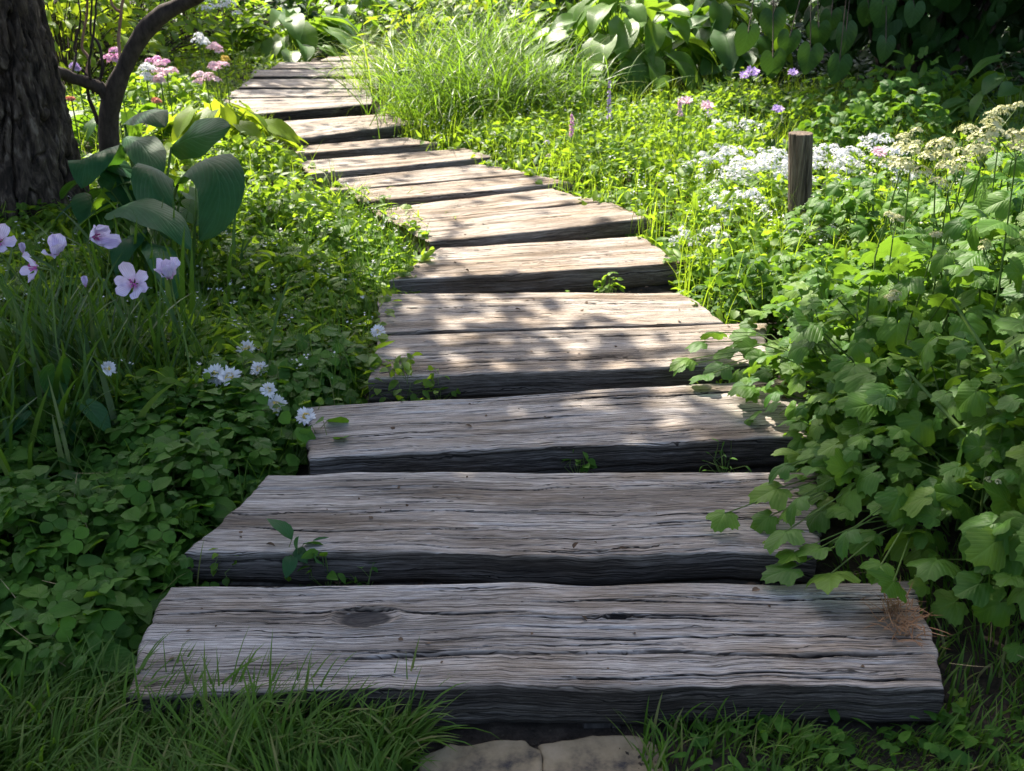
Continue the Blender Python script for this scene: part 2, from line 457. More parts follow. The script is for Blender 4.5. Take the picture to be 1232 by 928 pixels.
M['crown_leaf'] = leaf_mat('crown_leaves', (.030, .070, .020), (.060, .115, .028), (.13, .24, .04), trans=0.3, rough=0.5)
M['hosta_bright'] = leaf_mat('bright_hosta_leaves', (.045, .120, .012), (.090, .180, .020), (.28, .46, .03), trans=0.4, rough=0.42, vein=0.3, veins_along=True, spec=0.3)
M['straw'] = leaf_mat('dry_straw_blades', (.20, .15, .07), (.34, .28, .15), (.2, .16, .08), trans=0.2, rough=0.6)
M['herb'] = leaf_mat('herb_leaves', (.020, .074, .008), (.070, .155, .018), (.20, .38, .02), trans=0.34, rough=0.5, vein=0.2, spec=.22)
M['stem'] = leaf_mat('green_stems', (.085, .150, .035), (.16, .24, .07), (.2, .32, .05), trans=0.25, rough=0.5)
M['lilac'] = leaf_mat('lilac_petals', (.69, .60, .79), (.80, .75, .88), (.68, .58, .79), trans=0.35, rough=0.5, vein=0.0)
M['magenta'] = leaf_mat('magenta_throat', (.52, .08, .34), (.62, .16, .45), (.5, .1, .3), trans=0.15, rough=0.5)
M['white'] = leaf_mat('white_petals', (.72, .72, .74), (.82, .82, .84), (.70, .70, .72), trans=0.3, rough=0.55)
M['yellow'] = leaf_mat('yellow_centres', (.60, .42, .06), (.72, .55, .12), (.4, .3, .05), trans=0.1, rough=0.6)
M['cream'] = leaf_mat('cream_florets', (.42, .43, .20), (.62, .60, .36), (.42, .42, .2), trans=0.25, rough=0.6)
M['pink'] = leaf_mat('pink_florets', (.72, .44, .54), (.84, .68, .72), (.7, .45, .55), trans=0.3, rough=0.55)
M['hotpink'] = leaf_mat('bright_pink_florets', (.68, .30, .55), (.80, .46, .68), (.65, .35, .55), trans=0.3, rough=0.55)
M['purple'] = leaf_mat('purple_florets', (.46, .32, .64), (.60, .46, .74), (.45, .32, .6), trans=0.3, rough=0.55)
M['red'] = leaf_mat('coral_florets', (.70, .26, .18), (.80, .42, .32), (.6, .25, .15), trans=0.3, rough=0.55)

# ------------------------------------------------------------------ the planks (image corners BL BR FR FL -> metres on the path)
ZT = 0.095
PG = 'wooden planks of the garden path'
PL = [  # corners, thickness, dz left/right, cracks [(v, u0, u1, slope, width, depth)], knots [(u, v, ru, rv)], label, tone
 ([(200,705),(1098,700),(1142,826),(150,832)], .090, (0,0), [(.74,.23,1.02,-.05,.0036,.030),(.30,.0,.55,.06,.0022,.009),(.55,.45,1.0,.03,.0024,.010),(.16,.6,.98,.05,.0016,.006),(.9,.5,.95,-.03,.002,.006)], [(.275,.36,.042,.019),(.60,.37,.02,.006)],
  'widest weathered grey plank in front, with a dark oval knot', .08),
 ([(325,569),(985,566),(985,667),(221,664)], .085, (0,0), [(.5,.25,.42,.0,.0035,.010),(.2,.3,.9,.03,.0016,.006),(.72,.0,.5,.04,.0018,.006)], [],
  'grey plank just behind the front one, its left end cut slanting', .30),
 ([(372,488),(975,455),(975,524),(372,553)], .095, (0,.002), [(.2,.5,1.0,-.06,.003,.010),(.45,.05,.6,.05,.0018,.006)], [],
  'grey plank with a tall black front face, third from the front', .2),
 ([(456,403),(922,388),(925,438),(442,455)], .085, (0,0), [(.5,.0,.6,.06,.0026,.008),(.75,.2,.65,-.05,.003,.008)], [],
  'wide grey plank under the small leafy creeper, fourth from the front', .45),
 ([(457,354),(820,351),(872,387),(456,402)], .085, (.002,-.002), [(.4,.0,.7,.0,.0022,.007)], [],
  'plank butted against the back of the creeper covered plank', .55),
 ([(530,297),(772,284),(827,315),(466,338)], .090, (0,0), [(.6,.3,.9,-.1,.0028,.009),(.35,.0,.6,.05,.002,.006)], [],
  'sunlit plank with a thick dark front, its right end touching white flowers', .6),
 ([(474,267),(735,243),(782,263),(518,291)], .080, (0,0), [(.45,.1,.8,.05,.0028,.008)], [], 'tan plank in dappled sun with a pointed right end', .7),
 ([(447,253),(662,227),(722,243),(472,268)], .075, (.002,.002), [(.5,.3,.9,.0,.002,.006)], [], 'narrow tan plank tight behind the one with the pointed end', .7),
 ([(420,230),(640,209),(688,219),(436,243)], .080, (0,0), [], [], 'brown plank with leaf shadows, reaching far to the right side', .75),
 ([(408,215),(580,197),(642,209),(397,230)], .075, (.002,.002), [], [], 'pale plank lying against the back of the shadowed brown plank', .6),
 ([(357,194),(560,178),(592,189),(372,209)], .085, (0,0), [(.5,.1,.8,.0,.002,.006)], [], 'broad pale sunlit plank with a shadowed brown front edge', .65),
 ([(348,177),(488,165),(526,172),(357,185)], .080, (0,0), [], [], 'thin brown plank between two broader bright planks', .75),
 ([(323,147),(467,137),(502,148),(347,168)], .085, (0,0), [(.45,.0,1.,.0,.003,.010),(.7,.1,.9,.0,.003,.008)], [], 'brightest cream plank at the bend where the mounded grass meets the path', .5),
 ([(268,119),(448,116),(448,125),(306,137)], .085, (0,0), [(.5,.0,1.,.0,.003,.009)], [], 'blue grey plank furthest left, in front of the far shaded planks', .1),
 ([(283,108),(446,108),(448,115),(270,118)], .080, (.002,.002), [], [], 'grey plank close behind the one furthest left', .1),
 ([(300,95),(458,95),(456,106),(287,105)], .080, (0,0), [], [], 'shaded plank level with the pink phlox on the left', .1),
 ([(305,84),(458,83),(460,91),(300,92)], .080, (0,0), [], [], 'shaded plank third from the far end', .1),
 ([(335,75),(455,74),(458,81),(325,82)], .080, (0,0), [], [], 'shaded plank second from the far end, below the hosta', .1),
 ([(395,68),(460,66),(462,72),(385,73)], .080, (0,0), [], [], 'last short plank at the far end of the path', .1),
]
QUADS = []
def plank(i, C, th, dz, cracks, knots, label, tone):
    sd = i * 13.7 + 3
    B0, B1, F1, F0 = [gp(*c, ZT) for c in C]
    D = 0.5 * (np.linalg.norm(F0 - B0) + np.linalg.norm(F1 - B1)); Ln = 0.5 * (np.linalg.norm(B1 - B0) + np.linalg.norm(F1 - F0))
    QUADS.append(np.array([B0[:2], B1[:2], F1[:2], F0[:2]]))
    near = i < 6
    nu, nv, ns = (480, 210, 44) if i < 3 else ((300, 90, 26) if near else (140, 44, 12))
    u = np.concatenate([[0, .0015, .004, .008], np.linspace(.014, .986, nu), [.992, .996, .9985, 1]])
    v = 0.5 - 0.5 * np.cos(np.linspace(0, math.pi, nv)); v = 0.6 * np.linspace(0, 1, nv) + 0.4 * v
    w = np.linspace(0, 1, ns + 1)[1:]
    ringv = np.concatenate([v, np.ones(ns), v[::-1][1:-1:6], np.zeros(ns)])
    ringw = np.concatenate([np.zeros(nv), w, np.ones(len(v[::-1][1:-1:6])), w[::-1]])
    UU, VV = np.meshgrid(u, ringv, indexing='ij')
    WW = np.broadcast_to(ringw, UU.shape)
    X, Y = UU * Ln, VV * D
    # ragged ends
    u0 = (fbm(VV * D * 28 + sd, WW * 2 + sd, 3) * 0.010 + 0.012 * fbm(VV * 3 + sd, WW * 0 + 3, 2)) / Ln
    u1 = (fbm(VV * D * 28 + sd + 40, WW * 2, 3) * 0.010 + 0.014 * fbm(VV * 3 + sd + 9, WW * 0 + 7, 2)) / Ln
    Ue = UU + u0 * np.clip(1 - UU * 6, 0, 1) + u1 * np.clip(1 - (1 - UU) * 6, 0, 1)
    eb = fbm(X * 3.5 + sd, X * 0 + 1, 4) * 0.014
    ef = fbm(X * 3.0 + sd, X * 0 + 9, 4) * 0.018 + fbm(X * 22 + sd, X * 0 + 2, 2) * 0.004
    side_n = nrm(((F0 + F1) - (B0 + B1)) / 2)
    Bu = B0 + (B1 - B0) * Ue[..., None] - side_n * eb[..., None]
    Fu = F0 + (F1 - F0) * Ue[..., None] + side_n * ef[..., None]
    P = Bu + (Fu - Bu) * VV[..., None]
    top = WW == 0
    # grain bent round the knots
    gy = Y.copy(); kn = np.zeros_like(Y)
    for ku, kv, ru, rv in knots:
        dx, dy = (X - ku * Ln), (Y - kv * D)
        d2 = (dx / (ru * 1.9)) ** 2 + (dy / (rv * 1.7)) ** 2
        gy = gy - dy * 0.8 * np.exp(-d2)
        ang = fbm(np.arctan2(dy, dx) * 1.3 + sd, X * 0, 2)
        kk = np.exp(-((dx / ru) ** 2 + (dy / rv) ** 2) * 0.6 * (1 + ang * 0.5))
        kn = np.maximum(kn, kk * top)
    gy = gy + fbm(X * 1.1 + sd, Y * 4, 2) * 0.012
    gg = np.where(top, gy, np.where(VV > 0.5, D + WW * th, -WW * th))
    gr = fbm(X * 4.0 + sd, gg * 95 + sd, 4)
    h = fbm(X * 2.2 + sd, gg * 6, 2) * 0.0020 + gr * 0.0009 - np.maximum(0, -gr - 0.26) * 0.010
    crk = np.zeros_like(h)
    rr_ = np.random.default_rng(100 + i)
    auto = [(rr_.uniform(.06, .95), a_, a_ + rr_.uniform(.12, .55), rr_.uniform(-.05, .05), rr_.uniform(.0009, .0021), rr_.uniform(.004, .008)) for a_ in rr_.uniform(-.1, .85, 16 if i < 6 else 7)]
    for cv, ca, cb, slope, cw, cdp in cracks + auto:
        uu = UU
        inside = np.clip((uu - ca) / 0.10, 0, 1) * np.clip((cb - uu) / 0.12, 0, 1)
        vc = cv + slope * (uu - ca) + fbm(uu * 5 + cv * 31 + sd, uu * 0 + 4, 4) * 0.05
        dist = np.abs(gy - vc * D)
        wd = cw * inside * (0.75 + 1.2 * np.maximum(0, fbm(uu * 14 + sd, uu * 0 + cv * 50, 2) + .3)) + 1e-6
        c = np.clip(1.25 - dist / wd, 0, 1) * top * (inside > 0)
        h = h - c * cdp
        crk = np.maximum(crk, np.clip(c * 2.6, 0, 1))
    h = h - 0.004 * kn * (kn > 0.3) + 0.005 * np.exp(-((kn - 0.25) / 0.12) ** 2) * (kn > 0.02)
    # worn arrises and ends
    r = 0.008 + 0.009 * fbm(X * 6 + sd, X * 0 + 5, 3)
    dist = np.minimum(np.minimum(Y, D - Y), np.minimum(X, Ln - X) * 0.9)
    q = np.clip((r - dist) / r, 0, 1)
    drop = r * (1 - np.sqrt(np.maximum(0, 1 - q * q * 0.96)))
    zt = ZT + dz[0] + (dz[1] - dz[0]) * UU
    P[..., 2] = zt + np.where(top, h - drop, 0)
    jF, jB = nv - 1, 0
    zF = P[:, jF, 2][:, None]; zB = P[:, jB, 2][:, None]
    ze = np.where(VV > 0.5, zF, zB)
    zbot = ZT - th + fbm(X * 4 + sd, X * 0 + 8, 3) * 0.01
    zside = ze + (zbot - ze) * WW
    P[..., 2] = np.where(top, P[..., 2], zside)
    bul = np.sin(WW * math.pi) * 0.005 + gr * 0.003 - np.maximum(0, -gr - 0.2) * 0.008 - 0.012 * np.clip(WW - 0.75, 0, 1) * 4
    onf, onb = (~top) & (VV == 1), (~top) & (VV == 0)
    P = P + side_n * np.where(onf, bul, np.where(onb, -bul, 0))[..., None]
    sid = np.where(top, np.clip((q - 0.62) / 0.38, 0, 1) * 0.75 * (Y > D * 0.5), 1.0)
    nr = len(ringv)
    mb = MB()
    mb.add(P.reshape(-1, 3), [grid_faces(len(u), nr, True), np.arange(nr)[None, ::-1], (np.arange(nr) + (len(u) - 1) * nr)[None]])
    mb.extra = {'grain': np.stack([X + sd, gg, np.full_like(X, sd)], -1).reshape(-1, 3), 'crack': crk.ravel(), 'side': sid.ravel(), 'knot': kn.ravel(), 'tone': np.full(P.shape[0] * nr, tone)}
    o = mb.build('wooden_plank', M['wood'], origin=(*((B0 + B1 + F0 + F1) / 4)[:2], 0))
    tag(o, label, 'plank', PG)
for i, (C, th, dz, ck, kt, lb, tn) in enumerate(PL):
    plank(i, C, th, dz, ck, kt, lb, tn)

def on_plank(p, grow=0.0):
    m = np.zeros(len(p), bool)
    for q in QUADS:
        c = q.mean(0)
        qq = c + (q - c) * 1.0
        inside = np.ones(len(p), bool)
        for a in range(4):
            e = qq[(a + 1) % 4] - qq[a]
            nn = np.array([e[1], -e[0]]) / np.linalg.norm(e)
            if np.dot(c - qq[a], nn) > 0: nn = -nn
            inside &= ((p[:, 0] - qq[a][0]) * nn[0] + (p[:, 1] - qq[a][1]) * nn[1]) < grow
        m |= inside
    return m
yy = np.array([q[:, 1].mean() for q in QUADS])
xl_ = np.array([(q[0, 0] + q[3, 0]) / 2 for q in QUADS]); xr_ = np.array([(q[1, 0] + q[2, 0]) / 2 for q in QUADS])
def XL(y): return np.interp(y, yy, xl_)
def XR(y): return np.interp(y, yy, xr_)

# ------------------------------------------------------------------ ground
def gz(x, y):
    x, y = np.asarray(x, float), np.asarray(y, float)
    yc = np.clip(y, 1.2, 9.5)
    out = np.maximum(np.maximum(XL(yc) - x, x - XR(yc)), 0)
    return 0.006 + 0.05 * np.clip(out / 0.8, 0, 1) + 0.025 * fbm(x * 1.3 + 7, y * 1.3, 3) * np.clip(out * 3, 0.15, 1) + 0.012 * fbm(x * 9, y * 9, 2)
gx = np.concatenate([[-150, -60, -25], np.linspace(-12, -5, 20)[:-1], np.linspace(-5, 5, 160), np.linspace(5, 12, 20)[1:], [25, 60, 150]])
gy_ = np.concatenate([[-150, -60, -25, -10, -4], np.linspace(-1, 12, 200), np.linspace(12, 20, 12)[1:], [30, 60, 150]])
GX, GY = np.meshgrid(gx, gy_, indexing='ij')
mb = MB()
mb.add(np.stack([GX, GY, gz(GX, GY)], -1), [grid_faces(len(gx), len(gy_))[:, ::-1]])
tag(mb.build('ground', M['soil']), kind='structure')

def pts(n, x0, x1, y0, y1, cond=None, dens=None):
    p = np.stack([U(x0, x1, n), U(y0, y1, n)], -1)
    keep = ~on_plank(p, 0.0)
    if cond is not None: keep &= cond(p[:, 0], p[:, 1])
    p = p[keep]
    return np.concatenate([p, gz(p[:, 0], p[:, 1])[:, None]], 1)
def updir(n, tilt=0.5):
    v = rng.normal(0, tilt, (n, 3)); v[:, 2] = 1
    return nrm(v)
def hdir(n, dz=0.0, az=None):
    a = U(0, 2 * math.pi, n) if az is None else az
    return np.stack([np.cos(a), np.sin(a), np.full(n, dz)], -1)

T_SMALL = [leaf_tpl(.36, .7, .7, .25, .15, nv=4), leaf_tpl(.42, .6, .6, .35, .3, nv=4), leaf_tpl(.30, .8, .8, .2, .45, nv=4)]
T_ROUND = [leaf_tpl(.46, .55, .45, .22, .15, nv=5), leaf_tpl(.50, .5, .5, .12, .3, nv=5)]
T_OVAL = [leaf_tpl(.27, .6, .9, .3, .25, nv=6), leaf_tpl(.30, .6, .8, .2, .45, .02, nv=6), leaf_tpl(.24, .6, .9, .35, .1, nv=6)]
T_LANCE = [leaf_tpl(.13, .5, .9, .3, .25, nv=7), leaf_tpl(.15, .5, .8, .25, .5, nv=7), leaf_tpl(.12, .5, 1., .3, .05, nv=7)]
T_HOSTA = [leaf_tpl(.34, .55, .8, .25, .35, .02, .12, 9, 7), leaf_tpl(.36, .55, .85, .2, .6, .025, .15, 9, 7), leaf_tpl(.32, .55, .8, .35, .2, .02, .1, 9, 7, tipcurl=.2)]
T_HEART = [heart_tpl(1, .15), heart_tpl(2, .35), heart_tpl(3, .6)]
T_LOBED = [lobed_tpl(s, droop=dr, wid=wd) for s, dr, wd in ((1, .35, 1), (2, .6, 1.05), (3, .2, .95), (4, .5, 1.1), (5, .8, 1))]
T_LOBED_S = [lobed_tpl(s, n=20, teeth=0, droop=dr) for s, dr in ((7, .4), (8, .2))]

def scatter(mb, tpls, pos, d, n, size, mat=0, rnd=None):
    k = rng.integers(0, len(tpls), len(pos))
    Rm = frames(d, n)
    size = np.broadcast_to(np.asarray(size, float), (len(pos),))
    if rnd is None: rnd = rng.random(len(pos))
    for i, t in enumerate(tpls):
        s = k == i
        mb.inst(t, pos[s], Rm[s], size[s], rnd[s], mat)
    return mb
def clump(x, y, f=1.7, th=0.0):
    return fbm(np.asarray(x) * f + 31, np.asarray(y) * f + 3, 3) > th

# ------------------------------------------------------------------ ground cover and lawn (nobody could count it)
def trifoliate(mb, p, size, mat=0, tilt=0.35):
    n = len(p)
    a0 = U(0, 6.28, n); nn = updir(n, tilt); r = rng.random(n)
    for k in range(3):
        a = a0 + k * 2.094 + rng.normal(0, .12, n)
        d = hdir(n, -0.05, a)
        d = nrm(d - nn * np.sum(d * nn, 1, keepdims=True))
        scatter(mb, T_ROUND, p + d * 0.001, d, nn, size * U(.85, 1.1, n), mat, np.clip(r + rng.normal(0, .06, n), 0, 1))

# left foreground: clover
mb = MB()
p = pts(26000, -2.3, 0.1, 1.28, 2.75, lambda x, y: (x < XL(y) + 0.005) & (y > 1.36 + .12 * (x + .7)))
hh = 0.05 + 0.13 * np.clip(fbm(p[:, 0] * 4, p[:, 1] * 4, 3) + .45, 0, 1)
edge = np.clip((XL(p[:, 1]) - p[:, 0]) / 0.10, 0.15, 1)
p[:, 2] += hh * U(.05, 1, len(p)) * edge
p[:, :2] += rng.normal(0, .02, (len(p), 2))
p = p[rng.random(len(p)) < .78]
k = rng.random(len(p)) + .35 * fbm(p[:, 0] * 3 + 9, p[:, 1] * 3, 2)
a_, b_, c_ = p[k < .5], p[(k >= .5) & (k < .75)], p[k >= .75]
trifoliate(mb, a_, U(.018, .037, len(a_)))
scatter(mb, T_LOBED, b_, hdir(len(b_), -.05), updir(len(b_), .45), U(.025, .062, len(b_)), 1)
scatter(mb, T_OVAL + T_SMALL, c_, hdir(len(c_), .1), updir(len(c_), .5), U(.024, .066, len(c_)), 1)
q = p[::3].copy(); g = q.copy(); g[:, 2] = gz(q[:, 0], q[:, 1]); g[:, :2] += rng.normal(0, .012, (len(g), 2))
tubes(mb, np.stack([g, (g + q) / 2 + rng.normal(0, .004, g.shape), q], 1), 0.0009, 3)
g = pts(1500, -2.3, 0, 1.45, 2.6, lambda x, y: x < XL(y))
blades(mb, g, U(.06, .17, len(g)), U(.002, .004, len(g)), U(0, 6.28, len(g)), U(.0, .5, len(g)), U(.2, 1.3, len(g)), 5, 2)
tag(mb.build('clover_cover', [M['clover'], M['herb'], M['grass']]), 'dark green clover carpet left of the two front planks', 'ground cover', kind='stuff')

# left middle and far: small mixed leaves
def cover(name, label, n, x0, x1, y0, y1, cond, hmax, size, mat, grassn=0, mat2=None, far=False, tilt=.55):
    mb = MB()
    p = pts(n, x0, x1, y0, y1, cond)
    hh = hmax * (0.55 + 0.9 * (fbm(p[:, 0] * 3.5, p[:, 1] * 3.5, 3) + .25))
    p[:, 2] += np.maximum(hh, .02) * U(.1, 1, len(p)) ** .8
    yq = np.clip(p[:, 1], 1.3, 9.5); off = np.maximum(np.maximum(XL(yq) - p[:, 0], p[:, 0] - XR(yq)), 0); g0 = gz(p[:, 0], p[:, 1])
    p[:, 2] = g0 + (p[:, 2] - g0) * np.clip(off / .35, .22, 1)
    p[:, :2] += rng.normal(0, .022, (len(p), 2)); p[:, 2] = np.where(on_plank(p), np.maximum(p[:, 2], ZT + .012), p[:, 2])
    k = rng.random(len(p))
    a = p[k < .55]; b = p[(k >= .55) & (k < .8)]; c = p[k >= .8]
    scatter(mb, T_SMALL, a, hdir(len(a), .1) + rng.normal(0, .3, (len(a), 3)), updir(len(a), tilt), U(size * .6, size * 1.3, len(a)))
    scatter(mb, T_LOBED_S, b, hdir(len(b), -.1), updir(len(b), tilt), U(size * .9, size * 1.7, len(b)))
    scatter(mb, T_LANCE, c, hdir(len(c), .8) + rng.normal(0, .3, (len(c), 3)), updir(len(c), tilt), U(size * 1.2, size * 2.4, len(c)))
    if grassn:
        g = pts(grassn, x0, x1, y0, y1, cond)
        blades(mb, g, U(.06, .17, len(g)) * hmax / .1, U(.002, .004, len(g)), U(0, 6.28, len(g)), U(.0, .4, len(g)), U(.2, 1.3, len(g)), 5, 1)
    tag(mb.build(name, [M[mat], M[mat2 or 'grass_bright']]), label, 'ground cover', kind='stuff')
cover('leafy_cover', 'low mixed small leaves spilling to the left plank ends', 30000, -2.6, -.05, 2.3, 4.6, lambda x, y: (x < XL(y) + .03) & (x > -2.6), .14, .034, 'cover', 6000, 'grass')
cover('bright_cover', 'bright low herbs along the left side of the far path', 26000, -5, -.6, 4.6, 11, lambda x, y: x < XL(np.minimum(y, 9.5)) + .02, .16, .04, 'cover', 5000)
cover('herb_cover', 'bright low herbs along the right side of the sunlit path', 46000, -.9, 3.2, 3.0, 7.5, lambda x, y: x > XR(y) - .02, .19, .036, 'cover', 12000)
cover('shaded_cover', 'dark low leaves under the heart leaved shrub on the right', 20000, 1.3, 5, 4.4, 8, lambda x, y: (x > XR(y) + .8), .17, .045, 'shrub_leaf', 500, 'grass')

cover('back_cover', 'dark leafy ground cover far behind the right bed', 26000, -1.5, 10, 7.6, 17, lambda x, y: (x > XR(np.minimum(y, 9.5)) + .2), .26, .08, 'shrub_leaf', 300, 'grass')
# lawn grass bottom left
def lawn(name, label, p, L, mat='grass', W=(.0026, .0060), lean=(.05, .6), curl=(.4, 1.8), K=7):
    mb = MB()
    n = len(p)
    l = U(*L, n) * (0.8 + .5 * (fbm(p[:, 0] * 7, p[:, 1] * 7, 2) + .3))
    az = U(0, 6.28, n) * .5 + fbm(p[:, 0] * 3 + 40, p[:, 1] * 3, 2) * 5
    blades(mb, p, l, U(*W, n), az, U(*lean, n), U(*curl, n), K)
    tag(mb.build(name, [M[mat]]), label, 'grass', kind='stuff')
p = pts(13500, -1.25, -.16, .95, 1.50, lambda x, y: (y < 1.315 + .10 * np.clip(-.75 - x, 0, 1) * 2 + .04 * fbm(x * 9, y, 2)) & (x < -.17 + .5 * (y - 1.15) * 0 - .25 * np.maximum(0, 1.22 - y) + .05 * fbm(y * 12, x * 3, 2)))
lawn('long_grass', 'long soft grass flopping over the front left of the first plank', p, (.07, .185), W=(.003, .0075), lean=(.15, 1.0), curl=(.5, 1.9))
p = pts(2800, .66, 1.6, .95, 1.75)
lawn('short_grass', 'short grass at the right end of the front plank', p, (.04, .10))
p = pts(2600, .22, .8, .95, 1.27, lambda x, y: (x > .30 + .1 * fbm(y * 9, x, 2)) & clump(x, y, 6, -.12))
lawn('low_grass', 'low thin grass below the right half of the front plank', p, (.018, .05), W=(.0016, .0036))
mb = MB(); p = pts(420, .2, .95, .98, 1.3, lambda x, y: x > .27); p[:, 2] += U(.005, .035, len(p))
scatter(mb, T_OVAL + T_LOBED_S + T_LANCE, p, hdir(len(p), .2), updir(len(p), .5), U(.015, .04, len(p)))
tag(mb.build('low_weeds', M['clover']), 'small flat weeds in the low grass at the bottom right', 'weeds', kind='stuff')
p = pts(900, -.2, .5, 1.02, 1.28, lambda x, y: (x > .2) | (x < -.16))
lawn('sparse_grass', 'thin grass shoots in the soil beside the flat stones', p, (.03, .09))

# ------------------------------------------------------------------ flat stones in front
def stone(label, poly, seed):
    c = np.mean([gp(*q, .012) for q in poly], 0)
    P = np.array([gp(*q, .012) for q in poly])
    ang = np.linspace(0, len(P), 64, endpoint=False)
    ring = np.array([P[int(a)] * (1 - a % 1) + P[(int(a) + 1) % len(P)] * (a % 1) for a in ang])
    ring[:, :2] += np.stack([fbm(ang * .9 + seed, ang * 0, 3), fbm(ang * .9 + seed + 50, ang * 0, 3)], -1) * .016
    V, nR = [], 18
    fr = np.concatenate([np.linspace(0.02, .93, nR - 3), [.97, 1.0, 1.0]])
    for k, f in enumerate(fr):
        r = c + (ring - c) * f
        z = .016 + .003 * fbm(r[:, 0] * 25 + seed, r[:, 1] * 25, 3) + .002 * np.round(2 * fbm(r[:, 0] * 8, r[:, 1] * 8 + seed, 2)) 
        if k == nR - 2: z = z - .004
        if k == nR - 1: z = z * 0 - .02
        r = r.copy(); r[:, 2] = z
        V.append(r)
    V = np.array(V)
    mb = MB(); mb.add(V, [grid_faces(nR, 64, True), np.arange(64)[None]])
    tag(mb.build('stepping_stone', M['stone'], origin=(c[0], c[1], 0)), label, 'stone', 'flat stones before the first plank')
stone('flat grey stone with dark stain in front of the first plank', [(498,912),(540,896),(600,893),(640,893),(654,908),(652,945),(650,985),(560,985),(505,960)], 3)
stone('flat tan stone with rounded top edge, beside the stained stone', [(646,900),(672,894),(715,887),(760,888),(790,901),(800,925),(812,960),(810,985),(700,985),(650,985),(656,940)], 8)
# pebbles and soil crumbs
tp = leaf_tpl(.4, .5, .5, .1, .1, nv=4)
mb = MB()
p = pts(2600, -.35, .9, 1.0, 1.36); p[:, 2] += .004
octa = (np.array([[1, 0, 0], [-1, 0, 0], [0, 1, 0], [0, -1, 0], [0, 0, .7], [0, 0, -.7]], float), [np.array([[0, 2, 4], [2, 1, 4], [1, 3, 4], [3, 0, 4], [2, 0, 5], [1, 2, 5], [3, 1, 5], [0, 3, 5]])], np.zeros((6, 2)))
mb.inst(octa, p, frames(hdir(len(p)), updir(len(p), .5)), np.stack([U(.001, .005, len(p)), U(.001, .004, len(p)), U(.001, .004, len(p))], -1))
tag(mb.build('soil_crumbs', M['soil'], smooth=False), 'dark soil crumbs under the edge of the first plank', 'soil', kind='stuff')

# ------------------------------------------------------------------ plant builders
def leafy(name, label, cat, group, base, r, h, n, tpls, size, mat, fl=(0.0, .8), nup=1.0, outn=.5, stemr=.0016, lo=.35, jitter=.25, stemmat='stem', part='foliage', az=None, pw=.5, e=None):
    base = np.array([base[0], base[1], float(gz(base[0], base[1])) if len(base) < 3 else base[2]])
    if e is None: e = empty(name, base, label, cat, group)
    a = U(0, 6.283, n) if az is None else U(az[0], az[1], n)
    f = rng.random(n) ** pw
    out = np.stack([np.cos(a), np.sin(a), 0 * a], -1)
    z = h * (1 - .7 * f ** 2.2) * (lo + (1 - lo) * rng.random(n) ** .6)
    P = base + out * (r * f)[:, None]
    P[:, 2] = base[2] + np.maximum(z, .02)
    d = out * (.35 + f)[:, None] + rng.normal(0, jitter, (n, 3)); d[:, 2] -= U(fl[0], fl[1], n)
    nn = out * (outn * f)[:, None] + rng.normal(0, jitter, (n, 3)); nn[:, 2] += nup
    sz = U(size[0], size[1], n) * (1 - .25 * (1 - z / h))
    mb = MB(); scatter(mb, tpls, P, d, nn, sz)
    fo = mb.build(part, [M[mat]], e, base)
    if n > 120:
        k_ = rng.permutation(n)[:max(40, n // 5)]; P, out, f, n = P[k_], out[k_], f[k_], len(k_)
    B = base + out * (r * .25 * f * U(.2, 1, n))[:, None]; B[:, 2] = base[2] - .01
    mid = B * .45 + P * .55; mid[:, 2] = B[:, 2] * .25 + P[:, 2] * .75; mid += rng.normal(0, .012, mid.shape)
    ms = MB(); tubes(ms, np.stack([B, mid, P], 1), np.array([[1.25, 1, .7]]) * stemr, 4)
    ms.build('stem', [M[stemmat]], e, base)
    return e

STAR = (np.array([[0, 0, 0]] + [[math.cos(k * math.pi / 5) * (1 if k % 2 == 0 else .42), math.sin(k * math.pi / 5) * (1 if k % 2 == 0 else .42), .25 if k % 2 == 0 else 0.05] for k in range(10)]), [np.array([[0, 1 + k, 1 + (k + 1) % 10] for k in range(10)])], np.zeros((11, 2)))
def dome_florets(mb, c, r, h, n, fs, axis=(0, 0, 1), mat=0, cone=1.2):
    ax = nrm(np.array(axis, float)); t = nrm(np.cross(ax, [.3, .9, .1])); b = np.cross(ax, t)
    ph = np.sqrt(rng.random(n)) * cone; a = U(0, 6.283, n)
    dn = np.cos(ph)[:, None] * ax + np.sin(ph)[:, None] * (np.cos(a)[:, None] * t + np.sin(a)[:, None] * b)
    pos = np.array(c) + (dn - ax * np.cos(cone)) * np.array(r) * 1.0
    pos = pos + ax * (h - r) * (np.cos(ph) - np.cos(cone))[:, None] + rng.normal(0, .0012, (n, 3))
    mb.inst(STAR, pos, frames(np.cross(dn, rng.normal(0, 1, (n, 3))), dn + rng.normal(0, .25, (n, 3))), U(fs * .75, fs * 1.2, n), None, mat)

